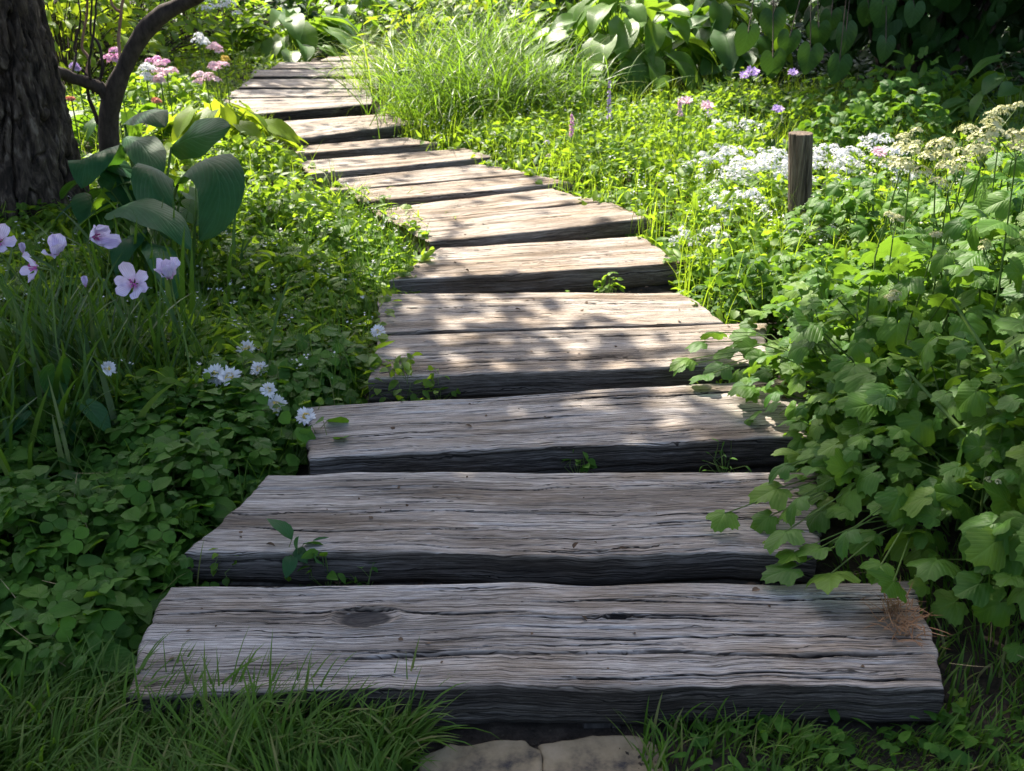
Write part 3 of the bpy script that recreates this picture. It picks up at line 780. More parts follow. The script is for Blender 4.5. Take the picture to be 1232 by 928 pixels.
# ------------------------------------------------------------------ tree on the left
def tree(label, x, y, rad, hgt, crownc, crownr, nclump, per, leaf, seed, near=True, extra=(), loose=()):
    z0 = float(gz(x, y)) - .05
    e = empty('tree', (x, y, z0), label, 'tree')
    na, nz = (380, 330) if near else (40, 60)
    A = np.linspace(0, 2 * math.pi, na, endpoint=False); Z = np.linspace(0, 1, nz) ** 1.15 * hgt
    AA, ZZ = np.meshgrid(A, Z); 
    rr = rad * (1 + .38 * np.exp(-ZZ / .22) + .06 * np.sin(AA * 5 + 1) * np.exp(-ZZ / .3) - .10 * ZZ / hgt)
    cx, cy2 = np.cos(AA), np.sin(AA)
    wob = fbm(AA * 0 + cx * 1.2 + seed, ZZ * 1.5 + cy2 * 1.2, 3)
    au = AA * rad / .06 + wob * 1.6 + .25 * vnoise(AA * 9, ZZ * 16)
    r1 = np.abs(vnoise(au, ZZ * 3.0 + seed) + .3 * vnoise(au * 2.3 + 5, ZZ * 9))
    r2 = np.abs(vnoise(au * 1.7 + 40, ZZ * 6.5 + seed) + .3 * vnoise(au * 4, ZZ * 22))
    rr = rr - .042 * np.exp(-(r1 / .06) ** 2) - .022 * np.exp(-(r2 / .05) ** 2) + .016 * fbm(au * 3, ZZ * 18, 3) + wob * .02
    V = np.stack([x + rr * cx + .02 * np.sin(ZZ * 2), y + rr * cy2, z0 + ZZ], -1)
    mb = MB(); mb.add(V, [grid_faces(nz, na, True)[:, ::-1], np.arange(na)[None] + (nz - 1) * na])
    mb.build('trunk', M['bark'], e, (x, y, z0))
    top = np.array([x, y, z0 + hgt - .05])
    cc = np.array(crownc); cr = np.array(crownr)
    C = rng.normal(0, 1, (nclump, 3)); C = nrm(C) * rng.random((nclump, 1)) ** .45 * cr + cc
    if len(extra): C = np.concatenate([C, np.array(extra)])
    ml = MB()
    ends = C[rng.permutation(len(C))[:26]]
    n = len(ends)
    m1 = top * .6 + ends * .4 + rng.normal(0, .12, (n, 3)); m1[:, 2] += .15
    m2 = top * .25 + ends * .75 + rng.normal(0, .12, (n, 3)); m2[:, 2] += .15
    tubes(ml, np.stack([np.repeat(top[None], n, 0), m1, m2, ends], 1), np.array([[.06, .04, .022, .008]]) * (rad / .23), 7)
    ml.build('limb', M['bark'], e, (x, y, z0))
    mc = MB()
    P = np.repeat(C, per, 0) + rng.normal(0, 1, (len(C) * per, 3)) * np.array([.27, .27, .2])
    if len(loose): P = np.concatenate([P, np.repeat(np.array(loose), 9, 0) + rng.normal(0, 1, (len(loose) * 9, 3)) * [.17, .17, .1]])
    dd = rng.normal(0, 1, P.shape); dd[:, 2] -= .3
    scatter(mc, T_OVAL, P, dd, updir(len(P), .55), U(leaf * .7, leaf * 1.25, len(P)))
    mc.build('crown', M['crown_leaf'], e, (x, y, z0))
    return e
tree('thick dark rough barked tree trunk at the left edge', -2.14, 4.25, .245, 2.5, (-2.45, 4.0, 4.0), (2.15, 2.05, .8), 190, 135, .12, 2.0, extra=[(-3.4 - .5 * (k % 4) - .2, 5.9 + .45 * (k // 4), 3.9 + .2 * (k % 3)) for k in range(16)] + [(-2.6 + .45 * math.cos(k * 2.4) * (k / 8), 6.0 + .5 * math.sin(k * 2.4) * (k / 8), 4.0 + .1 * (k % 3)) for k in range(9)], loose=[(-3.3 + 2.6 * rng.random(), 6.6 + 3.2 * rng.random(), 3.7 + .5 * rng.random()) for k in range(46)])
tree('added unseen tree behind the tall broad leaves, shading the soil there', 1.7, 12.7, .2, 2.9, (1.5, 12.1, 4.3), (1.8, 1.4, .7), 75, 120, .13, 9.0, False, extra=[(.3 + 1.4 * rng.random(), 8.5 + 1.6 * rng.random(), 4.0 + .3 * rng.random()) for k in range(20)])  # added tree, trunk hidden; crown and extra clumps shade the back right
tree('unseen second tree behind the thick trunk, added to dapple the far path', -5.7, 11.9, .2, 2.8, (-4.3, 11.9, 4.4), (1.7, 1.0, .6), 26, 100, .13, 5.0, False)  # added out of view, its crown placed to dapple the far planks

# bare dark shrub beside the trunk
def shrub():
    b = gp(128, 205, 0); Y = 4.75
    b = np.array([ay(126, 170, Y)[0], Y, float(gz(-1.9, Y))])
    e = empty('bare_shrub', b, 'bare dark bush with a bent limb rising beside the tree trunk', 'shrub')
    def br(name, px, r, mat, ns=9):
        P = np.array([ay(x, y, Yy) if yv is None else np.array(yv) for x, y, Yy, yv in px])
        t = np.linspace(0, 1, len(P)); tt = np.linspace(0, 1, 24)
        Q = np.stack([np.interp(tt, t, P[:, k]) for k in range(3)], -1)
        for _ in range(3): Q[1:-1] = (Q[:-2] + Q[1:-1] * 2 + Q[2:]) / 4
        Q += .006 * np.stack([fbm(tt * 9 + k * 7 + px[0][0], tt * 0, 3) for k in range(3)], -1)
        m = MB(); tubes(m, Q[None], np.interp(tt, np.linspace(0, 1, len(r)), r)[None] * (1 + .25 * fbm(tt * 14 + px[0][1], tt * 0, 2))[None], ns)
        m.build(name, M[mat], e, b)
    br('stem', [(0, 0, 0, tuple(b - [0, 0, .03])), (128, 150, Y, None), (136, 110, Y, None), (150, 80, Y, None), (168, 42, Y, None), (190, 20, Y, None), (225, 2, Y, None), (262, -18, Y - .1, None), (300, -60, Y - .2, None)], [.062, .052, .042, .040, .040, .034, .028, .02], 'twig', 12)
    br('limb', [(132, 118, Y, None), (118, 104, Y - .02, None), (96, 97, Y - .06, None), (76, 90, Y - .12, None), (58, 82, Y - .2, None)], [.034, .027, .026, .028], 'twig')
    for px, r, mt in (([(118, 104, Y, None), (124, 78, Y, None), (118, 50, Y, None), (106, 40, Y, None), (112, 0, Y, None), (108, -40, Y, None)], [.009, .006, .004], 'twig'),
                  ([(104, 98, Y, None), (108, 70, Y + .1, None), (97, 58, Y + .1, None), (104, 22, Y + .1, None), (107, -30, Y, None)], [.008, .007, .005], 'pale_twig'),
                  ([(112, 112, Y, None), (106, 80, Y - .1, None), (114, 40, Y - .1, None), (115, 0, Y - .1, None), (120, -40, Y - .1, None)], [.008, .005, .004], 'twig'),
                  ([(146, 90, Y, None), (142, 50, Y + .15, None), (145, 20, Y + .15, None), (147, 0, Y + .15, None), (150, -40, Y + .1, None)], [.009, .008, .007, .006], 'pale_twig'),
                  ([(145, 16, Y + .15, None), (136, 8, Y + .15, None), (130, -6, Y + .15, None), (122, -30, Y + .1, None)], [.008, .006, .004], 'pale_twig'),
                  ([(84, 92, Y - .1, None), (92, 66, Y, None), (88, 58, Y, None), (98, 20, Y, None), (90, -20, Y, None)], [.007, .005, .003], 'twig'),
                  ([(118, 150, Y, None), (104, 112, Y, None), (108, 96, Y, None), (98, 84, Y, None)], [.01, .008, .006], 'twig')):
        br('twig', px, r, mt, 5)
shrub()

# ------------------------------------------------------------------ wooden post
def post():
    b = gp(962, 300, 0); Y = b[1]
    top = ay(964, 160, Y)
    na, nz = 90, 90
    A = np.linspace(0, 2 * math.pi, na, endpoint=False); Z = np.concatenate([np.linspace(-.08, top[2] - .006, nz - 2), [top[2] - .002, top[2]]])
    AA, ZZ = np.meshgrid(A, Z)
    rr = .0475 + .0025 * fbm(AA * 8, ZZ * 2, 3) + .002 * np.sin(AA * 3)
    for a0, wd, dp, z0, z1 in ((-1.35, .07, .020, -1, .9), (-2.3, .05, .008, .1, 1), (-.6, .05, .007, -1, .35)):
        da = np.abs((AA - a0 - .12 * fbm(ZZ * 4, ZZ * 0 + a0, 3) + math.pi) % (2 * math.pi) - math.pi)
        rr = rr - dp * np.clip(1 - da / wd, 0, 1) * ((ZZ > z0) & (ZZ < z1))
    rr[-1] -= .004
    lean = (top[0] - b[0]) / top[2]
    V = np.stack([b[0] + lean * ZZ + rr * np.cos(AA), Y + rr * np.sin(AA), ZZ], -1)
    mb = MB(); mb.add(V, [grid_faces(nz, na, True)[:, ::-1]])
    capc = np.array([[b[0] + lean * top[2], Y, top[2] - .001]])
    ring = V[-1]
    cap = np.concatenate([capc] + [capc + (ring - capc) * f + np.array([0, 0, 1]) * (.0015 * fbm(A * 3 + f * 20, A * 0 + f * 9, 2))[:, None] for f in (.35, .7)] + [ring])
    tri = np.array([[0, 1 + k, 1 + (k + 1) % na] for k in range(na)])
    q = np.concatenate([[[1 + j * na + k, 1 + (j + 1) * na + k, 1 + (j + 1) * na + (k + 1) % na, 1 + j * na + (k + 1) % na] for k in range(na)] for j in range(2)])
    mb.add(cap, [tri, q])
    tag(mb.build('wooden_post', M['post'], origin=(b[0], b[1], 0)), 'short round weathered post with a split, standing among white flowers', 'post')
post()

# ------------------------------------------------------------------ right hand plants with lobed leaves
GR = 'lobed leaf plants along the right side'
right = [  # x, y, r, h, n, size, label
 (1.22, 1.62, .38, .52, 150, (0.052, 0.132), 'lobed leaf plant in the right corner beside the end of the front plank'),
 (1.03, 1.88, .33, .36, 140, (0.046, 0.117), 'lobed leaf plant drooping over the back right corner of the front plank'),
 (1.52, 1.95, .42, .64, 160, (0.052, 0.132), 'tall lobed leaf plant at the right edge behind the corner plant'),
 (1.03, 2.30, .36, .40, 150, (0.044, 0.113), 'lobed leaf plant covering the right end of the tall black fronted plank'),
 (1.40, 2.45, .40, .58, 150, (0.046, 0.117), 'lobed leaf plant in the middle of the right bed below the cream flowers'),
 (1.12, 2.78, .32, .40, 130, (0.040, 0.102), 'lobed leaf plant right of the small creeper'),
 (1.85, 2.60, .42, .70, 140, (0.048, 0.123), 'tall broad lobed leaf plant under the rightmost cream flower head'),
 (1.38, 2.98, .34, .36, 130, (0.040, 0.102), 'lobed leaf plant in front of the wooden post and to its right'),
 (1.80, 3.30, .42, .60, 130, (0.044, 0.113), 'lobed leaf plant behind the cream flower heads'),
 (1.45, 3.70, .36, .40, 120, (0.037, 0.092), 'lobed leaf plant close behind the post on its right'),
 (2.30, 3.40, .45, .66, 120, (0.048, 0.123), 'lobed leaf plant in shade at the right edge, furthest back'),
 (.99, 2.08, .27, .30, 110, (0.041, 0.092), 'low lobed leaf plant over the right end of the slant cut plank'),
 (1.00, 2.52, .26, .28, 110, (0.041, 0.092), 'low lobed leaf plant between creeper and tall black fronted plank'),
 (1.12, 3.20, .28, .24, 120, (0.037, 0.085), 'lobed leaf plant left of the post foot, beside the sunlit plank end'),
 (1.62, 2.80, .36, .66, 130, (0.045, 0.110), 'tall lobed leaf plant carrying the leftmost cream heads'),
 (2.05, 3.00, .40, .74, 130, (0.045, 0.110), 'lobed leaf plant at the right edge behind the tallest cream stalk'),
]
def lobed_stalks(x, y, r, h, lb):                  # a few taller leafy shoots rising out of each plant
    e = [o for o in sc.objects if o.get('label') == lb][0]
    b = np.array(e.location); n = 10
    a = U(0, 6.283, n); f = np.sqrt(rng.random(n)) * .8
    T = b + np.stack([r * f * np.cos(a), r * f * np.sin(a), h * U(1.0, 1.32, n) * (1 - .45 * f * f)], -1)
    B = b + (T - b) * [.35, .35, 0]
    P = np.stack([B, B * .6 + T * .4 + rng.normal(0, .015, (n, 3)), B * .2 + T * .8 + rng.normal(0, .012, (n, 3)), T], 1)
    m = MB(); tubes(m, P, np.array([[.0038, .0032, .0024, .0016]]), 6); m.build('shoot', M['stem'], e, b)
    L = np.concatenate([P[:, 3], P[:, 3] * .8 + P[:, 2] * .2, P[:, 2], P[:, 2] * .6 + P[:, 1] * .4])
    m = MB(); d = hdir(len(L), .15) + rng.normal(0, .25, (len(L), 3))
    scatter(m, T_LOBED, L, d, updir(len(L), .5), np.concatenate([U(.025, .05, n), U(.035, .06, n), U(.05, .085, n), U(.055, .095, n)])); m.build('shoot_leaves', M['lobed'], e, b)
for x, y, r, h, n, sz, lb in right:
    leafy('lobed_leaf_plant', lb, 'plant', GR, (x - .04, y), r * 1.10, h * (1.22 if y < 2.5 else .88), int(n * 2.1), T_LOBED, sz, 'lobed', fl=(-.2, .7), nup=1.0, outn=.7, stemr=.0024, lo=.18, jitter=.40)
    lobed_stalks(x - .05, y, r, h if y < 2.5 else h * .72, lb)
# sprawling stems reaching over the planks
def sprig(name, label, cat, base, tips, size, mat='lobed', tpls=None, group=None, sr=.0016):
    base = np.array(base, float)
    e = empty(name, base, label, cat, group)
    P, S = [], []
    for t in tips:
        t = np.array(t, float); m = (base + t) / 2; m[2] = max(base[2], t[2]) * .5 + .5 * t[2] + .012
        P.append([base, m, t])
    P = np.array(P); n = len(P)
    out = P[:, 2] - P[:, 0]; out[:, 2] = 0; out += rng.normal(0, .01, out.shape)
    d = nrm(out) + rng.normal(0, .25, (n, 3)); d[:, 2] -= .15
    mb = MB(); scatter(mb, tpls or T_LOBED, P[:, 2], d, updir(n, .35), U(size[0], size[1], n))
    mb.build('foliage', [M[mat]], e, base)
    ms = MB(); tubes(ms, P, sr, 4); ms.build('stem', [M['stem']], e, base)
    return e
def tips_px(l, dz=.0): return [gp(x, y, z + dz) for x, y, z in l]
sprig('trailing_stem', 'single leafy stem trailing over the right end of the slant cut plank', 'plant', (.92, 1.98, .16), tips_px([(872,618,.135),(935,588,.16),(955,612,.15),(925,622,.125),(945,560,.20),(945,640,.16),(960,600,.2)]), (.062, .095))
sprig('trailing_stem', 'leafy stem hanging over the dark gap behind the front plank', 'plant', (.86, 1.78, .12), tips_px([(955,665,.14),(950,685,.13),(985,660,.16),(1060,680,.17),(1020,640,.2),(1075,700,.16),(1000,690,.14)]), (.062, .10))
sprig('small_creeper', 'small pale creeper lying across the right end of the fourth plank', 'plant', (.80, 2.62, .13), tips_px([(845,412,.15),(865,400,.17),(830,432,.14),(880,420,.15),(848,452,.13),(905,418,.16),(900,405,.17),(868,440,.13),(820,440,.13),(888,448,.12)]), (.060, .095))
# low green fringe beneath the creeper
def weed(label, px, n, r, h, size, mat, tpls=T_SMALL, z=.03, name='weed', group='weeds growing between the planks'):
    b = gp(px[0], px[1], z)
    return leafy(name, label, 'weed', group, (b[0], b[1], z - .02), r, h, n, tpls, size, mat, fl=(-.6, .3), nup=1.0, outn=.3, stemr=.0009, lo=.4, jitter=.4)
weed('wide patch of tiny leaves between planks under the small creeper', (880, 462), 130, .14, .07, (.014, .026), 'cover')
weed('bluish broad leaved weed in the gap before the slant cut plank', (362, 694), 16, .045, .118, (.045, .070), 'blue_leaf', T_OVAL)
weed('thin leafy shoot right of the bluish broad leaved weed', (395, 694), 12, .05, 0.115, (0.026, 0.046), 'clover', T_OVAL)
weed('tiny green tuft at the left end of the slant cut plank', (275, 690), 26, .03, 0.115, (0.017, 0.026), 'cover')
weed('low flat sprout in the gap right of the bluish weed', (440, 696), 12, .04, 0.080, (0.017, 0.026), 'clover')
weed('bushy weed at the left front of the fourth plank', (485, 474), 90, .10, 0.140, (0.022, 0.043), 'cover', T_SMALL + T_OVAL)
weed('feathery weed trailing right beside the bushy weed', (528, 476), 40, .06, 0.105, (0.014, 0.026), 'cover')
weed('small sprout against the middle of the black plank front', (697, 566), 20, .03, 0.090, (0.017, 0.031), 'clover')
weed('thin sprouts near the right end of the black plank front', (872, 562), 26, .07, 0.100, (0.014, 0.026), 'clover', T_LANCE)
weed('yellowish sprout on the left of the thick sunlit plank', (495, 352), 9, .03, 0.105, (0.036, 0.060), 'yellow_leaf', T_ROUND)
weed('green sprout in the gap in front of the thick sunlit plank', (732, 350), 24, .04, 0.095, (0.024, 0.036), 'cover')
weed('leafy sprout over the left edge of the tall black fronted plank', (395, 548), 10, .06, 0.140, (0.042, 0.066), 'clover', T_ROUND)
weed('round leaf sprout at the left end near the white flowers', (352, 552), 10, .06, 0.135, (0.036, 0.060), 'clover', T_ROUND)

# cream flower heads on stalks
def cream(label, px, Y, w, lean=(0, 0)):
    w = w * 1.25
    c = ay(px[0], px[1], Y)
    b = np.array([c[0] - lean[0], c[1] - lean[1], float(gz(c[0], c[1]))])
    e = empty('cream_flower', b, label, 'flower', 'cream flower heads in the right bed')
    ms = MB(); mid = (b + c) / 2 + [rng.normal(0, .03), rng.normal(0, .03), .02]
    mh = MB(); k = 5 if w > .03 else 3
    for i in range(k):
        o = np.array([rng.normal(0, w * .55), rng.normal(0, w * .5), rng.normal(0, w * .36)])
        mh = MB(); dome_florets(mh, c + o, w * .55, w * .55, 46, w * .10 + .0014); mh.build('flower_head', [M['cream']], e, b)
        tubes(ms, np.array([c - [0, 0, .05], c + o * .6 - [0, 0, .02], c + o])[None], .0012, 4)
    tubes(ms, np.stack([b, mid, c - [0, 0, .05]])[None], np.array([[.0032, .0026, .0016]]), 6)
    ms.build('stem', [M['stem']], e, b)
for px, Y, w_, lb in [((1170, 160), 2.75, .050, 'widest cream flower head, highest of the cluster at the right'),
    ((1185, 178), 2.6, .034, 'small cream flower head just below the widest one'), ((1130, 182), 2.7, .042, 'rounded cream flower head left of the widest one'),
    ((1085, 192), 2.8, .048, 'leftmost large cream flower head above the lobed leaves'), ((1145, 208), 2.5, .040, 'cream flower head hanging lowest in the big cluster'),
    ((1228, 166), 2.3, .036, 'cream flower head cut by the right edge of the photo'), ((1208, 134), 3.0, .026, 'small cream bud cluster on the topmost stalk at right'),
    ((1193, 138), 3.1, .022, 'pale bud cluster beside the topmost stalk'), ((1078, 265), 2.5, .024, 'small cream flower head low, left of the stalk cluster'),
    ((1126, 280), 2.4, .016, 'single cream button flower below the cluster'), ((1186, 298), 2.3, .018, 'greenish cream button low at the right'),
    ((1072, 358), 2.25, .022, 'cream flower head in the middle of the leaves'), ((1190, 578), 1.62, .010, 'tiny white button flower low at the right edge'),
    ((1100, 168), 3.0, .026, 'faint cream flower head behind the leftmost large one')]:
    cream(lb, px, Y, w_)
# long bare stalks crossing the leaves
for (a, b_, lb) in [(((1090, 445, 2.0), (1150, 510, 1.8), (1232, 590, 1.7)), 0, 'thick pale stalk slanting down through the right leaves'),
                    (((1145, 360, 2.0), (1190, 430, 1.9), (1225, 520, 1.8)), 0, 'upper pale stalk slanting above the thick one')]:
    P = np.array([ay(*q) for q in a]); P[-1, 2] = min(P[-1, 2], .3)
    end = P[-1].copy(); end[2] = float(gz(end[0], end[1])); P = np.concatenate([P, [end]])
    m = MB(); tubes(m, P[None], np.array([[.003, .0045, .005, .006]]), 7)
    tag(m.build('stalk', M['stem'], origin=tuple(end)), lb, 'stalk', 'bare stalks in the right bed')

# ------------------------------------------------------------------ left bed
def strap(name, label, x, y, n, L, W, spread=.1, mat='strap', lean=(.05, .5), curl=(.1, 1.0), az=None, group=None, K=9, cat='plant'):
    b = np.array([x, y, float(gz(x, y))])
    e = empty(name, b, label, cat, group)
    p = b + np.stack([rng.normal(0, spread, n), rng.normal(0, spread, n), np.full(n, -.01)], -1)
    m = MB(); a = U(0, 6.283, n) if az is None else rng.normal(az[0], az[1], n)
    blades(m, p, U(*L, n), U(*W, n), a, U(*lean, n), U(*curl, n), K, prof='strap', roll=.5)
    m.build('foliage', [M[mat]], e, b)
    return e
SG = 'strap leaved clumps at the left edge'
strap('strap_leaf_clump', 'strap leaved clump under the two leftmost lilac flowers', -1.28, 2.42, 150, (.28, .48), (.008, .018), .11, group=SG)
strap('strap_leaf_clump', 'strap leaved clump around the lilac flower with the spread petals', -1.02, 2.50, 110, (.24, .42), (.008, .018), .10, group=SG)
strap('strap_leaf_clump', 'strap leaved clump running out of the left edge', -1.62, 2.30, 150, (.3, .5), (.008, .018), .13, group=SG)
strap('strap_leaf_clump', 'strap leaved clump low in front of the lilac flowers', -1.22, 2.12, 110, (.2, .36), (.008, .018), .12, group=SG)
strap('strap_leaf_clump', 'strap leaved clump at the foot of the tree trunk', -1.80, 3.10, 110, (.16, .30), (.008, .018), .15, group=SG)
strap('strap_leaf_clump', 'strap leaved clump at the right foot of the broad dark leaves', -1.22, 3.25, 120, (.22, .42), (.008, .018), .12, group=SG)
strap('tall_blade', 'single wide upright blade right of the lilac flowers', -.98, 2.75, 7, (.36, .46), (.018, .024), .02, lean=(0, .12), curl=(0, .3))
# broad leaf plants, left
def big(label, px, n, r, h, size, mat, tpls, az=None, fl=(.0, .7), z=.0, name='broad_leaf_plant', cat='plant', group=None, nup=1., outn=.6, lo=.4):
    b = gp(px[0], px[1], z)
    return leafy(name, label, cat, group, b[:2], r, h, n, tpls, size, mat, fl=fl, nup=nup, outn=outn, stemr=.004, lo=lo, jitter=.2, az=az)
def bent_leaf(mb, P, wmax, sideref, rnd, fold=.25, nv=14, ns=9, curl=0):
    """one large leaf along a spine of points"""
    P = np.array(P, float); t = np.linspace(0, 1, nv)
    tk = np.linspace(0, 1, len(P)); Q = np.stack([np.interp(t, tk, P[:, k]) for k in range(3)], -1)
    for _ in range(2): Q[1:-1] = (Q[:-2] + 2 * Q[1:-1] + Q[2:]) / 4
    d = nrm(np.gradient(Q, axis=0)); sd = nrm(np.array(sideref, float) - d * (d @ np.array(sideref, float))[:, None]); up = np.cross(sd, d)
    wv = t ** .55 * (1 - t) ** .75; wv = wv / wv.max() * wmax; wv[0] = wmax * .25; wv[-1] = .001
    s = np.linspace(-1, 1, ns)
    V = Q[:, None] + sd[:, None] * (wv[:, None] * s[None])[..., None] + up[:, None] * (fold * wv[:, None] * np.abs(s)[None] ** 1.4 + .006 * np.sin(t * 14)[:, None] * np.abs(s)[None])[..., None]
    S, T = np.meshgrid(s * .5 + .5, t)
    mb.add(V, [grid_faces(nv, ns)], np.stack([S, T], -1), rnd)
def dark_leaves():
    Y = 3.55
    b = np.array([ay(190, 320, Y)[0], Y, float(gz(-1.3, Y))])
    e = empty('broad_leaf_plant', b, 'plant with huge dark drooping leaves beside the tree trunk', 'plant', 'broad leaved plants on the left')
    def leafpart(pts_, w, side, r):
        P = [ay(x, y, yy) for x, y, yy in pts_]
        m = MB(); bent_leaf(m, P, w, side, r); m.build('leaf', M['blue_leaf'], e, b)
        ms = MB(); tubes(ms, np.stack([b, (b + P[0]) / 2 + [0, 0, .04], P[0]])[None], .005, 6); ms.build('stem', M['stem'], e, b)
    leafpart([(214, 222, 3.62), (232, 196, 3.5), (252, 190, 3.36), (268, 215, 3.26), (262, 262, 3.18), (240, 290, 3.12)], .085, (.75, .55, .35), .35)
    leafpart([(212, 226, 3.64), (196, 205, 3.55), (182, 200, 3.44), (180, 232, 3.34), (200, 272, 3.26), (222, 292, 3.2)], .070, (.8, -.45, -.3), .6)
    leafpart([(206, 178, 4.0), (226, 166, 3.86), (250, 160, 3.72), (276, 152, 3.62)], .080, (.1, .6, .75), .2)
    leafpart([(128, 258, 3.45), (150, 245, 3.32), (180, 250, 3.2), (208, 268, 3.08), (230, 300, 3.0)], .060, (.45, .85, .35), .9)
    leafpart([(150, 165, 3.95), (168, 170, 3.8), (182, 190, 3.66), (190, 222, 3.55)], .065, (.8, .3, .35), .7)
    leafpart([(140, 200, 3.95), (120, 182, 3.8), (105, 188, 3.68), (98, 226, 3.58)], .085, (.6, .7, .2), .5)
    leafpart([(150, 150, 4.3), (165, 136, 4.15), (182, 134, 4.0), (198, 152, 3.9)], .075, (.7, .5, .3), .1)
    leafpart([(175, 290, 3.2), (190, 300, 3.0), (205, 330, 2.9), (212, 360, 2.85)], .045, (.8, .3, .1), .8)
    leafpart([(172, 300, 3.3), (160, 280, 3.2), (148, 290, 3.1), (140, 330, 3.0)], .05, (.7, .6, .1), .3)
dark_leaves()
BG_ = 'broad leaved plants on the left'
big('overlapping mid green leaves under the huge dark ones', (196, 322), 26, .26, .40, (.17, .26), 'hosta', T_HOSTA + T_HEART, group=BG_, fl=(.1, .9))
big('heart leaved plant close to the foot of the trunk', (142, 312), 16, .18, .36, (.16, .24), 'blue_leaf', T_HEART, group=BG_, fl=(.1, .9))
big('yellow green backlit plant behind the huge dark leaves', (262, 205), 62, .42, .34, (.14, .23), 'yellow_leaf', T_HOSTA, group=BG_, lo=.55)
big('dark broad leaved plant behind the bare bush', (150, 195), 36, .35, .34, (.12, .20), 'hosta', T_HOSTA, group=BG_)
big('rounded dark leaf plant among the strap leaves at lower left', (95, 560), 6, .14, .22, (.09, .13), 'blue_leaf', T_HEART, group=BG_, fl=(.3, .9))
big('lance leaved plant lying at the edge of the clover on the left', (150, 625), 16, .20, .13, (.10, .15), 'clover', T_OVAL, group=BG_, fl=(.1, .5))
big('grey green lance leaved plant left of the slant cut plank end', (215, 605), 14, .17, .13, (.09, .14), 'clover', T_OVAL, group=BG_, fl=(.1, .5))
big('pale broad leaf plant at the far left below the strap leaves', (30, 640), 14, .17, .15, (.09, .15), 'hosta', T_OVAL, group=BG_, fl=(.1, .6))
big('toothed leaf plant between clover and long grass on the left', (85, 800), 9, .15, .09, (.10, .14), 'clover', T_OVAL, group=BG_, fl=(.1, .3))

# lilac flowers
TPET = [leaf_tpl(.28, 1.0, .5, .30, -.30, .08, 0, 9, 7), leaf_tpl(.32, 1.0, .5, .25, -.10, .10, 0, 9, 7), leaf_tpl(.30, 1.0, .55, .4, -.5, .07, 0, 9, 7)]
def lilac_mat():
    m = M['lilac']; nt = m.node_tree; N, Lk = nt.nodes.new, nt.links.new
    p = [n for n in nt.nodes if n.type == 'BSDF_PRINCIPLED'][0]
    src = p.inputs['Base Color'].links[0].from_socket
    uv = N('ShaderNodeAttribute'); uv.attribute_name = 'luv'
    sx = N('ShaderNodeSeparateXYZ'); Lk(uv.outputs['Vector'], sx.inputs[0])
    ln = math_(N, Lk, 'POWER', math_(N, Lk, 'ABSOLUTE', math_(N, Lk, 'SINE', math_(N, Lk, 'MULTIPLY', sx.outputs[0], 22.0))), 10.0)
    c = mixc(N, Lk, math_(N, Lk, 'MULTIPLY', ln, 0.60), src, (.42, .18, .52))
    f = ramp(N, [(0.0, (1, 1, 1)), (.34, (0, 0, 0))]); Lk(sx.outputs[1], f.inputs[0])
    c = mixc(N, Lk, math_(N, Lk, 'MULTIPLY', f.outputs[0], 0.85), c, (.50, .08, .36))
    Lk(c, p.inputs['Base Color'])
lilac_mat()
def lilac(label, px, Y, axis, size, npet=6, cup=(.45, 1.15)):
    size *= .88
    c = ay(px[0], px[1], Y)
    b = np.array([c[0] + rng.normal(0, .03), c[1] + .03, float(gz(c[0], c[1]))])
    e = empty('lilac_flower', b, label, 'flower', 'lilac flowers on the left')
    ax = nrm(np.array(axis, float)); t = nrm(np.cross(ax, [.2, .3, .9])); bb = np.cross(ax, t)
    for k in range(npet):
        a = k / npet * 6.283 + rng.normal(0, .18)
        o = math.cos(a) * t + math.sin(a) * bb
        m = MB(); d = o * 1.0 + ax * U(*cup) + rng.normal(0, .12, 3)
        m.inst(TPET[k % 3], (c + o * .004)[None], frames(d[None], (ax * 1. - o * .3)[None]), np.array([size * U(.95, 1.25)]), np.array([rng.random()]))
        m.build('petal', M['lilac'], e, b)
    m = MB(); n = 9
    a = U(0, 6.283, n); o = np.cos(a)[:, None] * t + np.sin(a)[:, None] * bb
    tubes(m, np.stack([np.repeat(c[None], n, 0), c + o * .004 + ax * size * .2, c + o * U(.004, .012, (n, 1)) + ax * size * .42], 1), np.array([[.0014, .0010, .0020]]), 5)
    m.build('stamen', M['magenta'], e, b)
    m = MB(); mid = (b + c) / 2 + [rng.normal(0, .03), 0, 0.02]
    tubes(m, np.stack([b, mid, c - ax * .03 - [0, 0, .01], c])[None], np.array([[.003, .0025, .002, .004]]), 6); m.build('stem', M['stem'], e, b)
lilac('largest lilac flower, highest, just right of the tree trunk', (111, 286), 2.45, (.75, -.5, .35), .062, 6, (.3, 1.5))
lilac('lilac flower with fully spread petals and magenta throat', (161, 342), 2.32, (.1, -.9, .35), .055, 6, (.15, .6))
lilac('cup shaped lilac flower furthest right on a bare stem', (204, 335), 2.38, (.05, -.35, .95), .052, 6, (.8, 1.7))
lilac('lilac flower tilted sideways second from the left edge', (66, 306), 2.36, (.35, -.3, .8), .050, 6, (.7, 1.6))
lilac('lilac flower with drooping petals overlapping the tilted one', (44, 322), 2.30, (-.6, -.6, .1), .046, 5, (.1, .8))
lilac('lilac flower cut by the left edge', (-3, 292), 2.40, (.5, -.7, .5), .050)

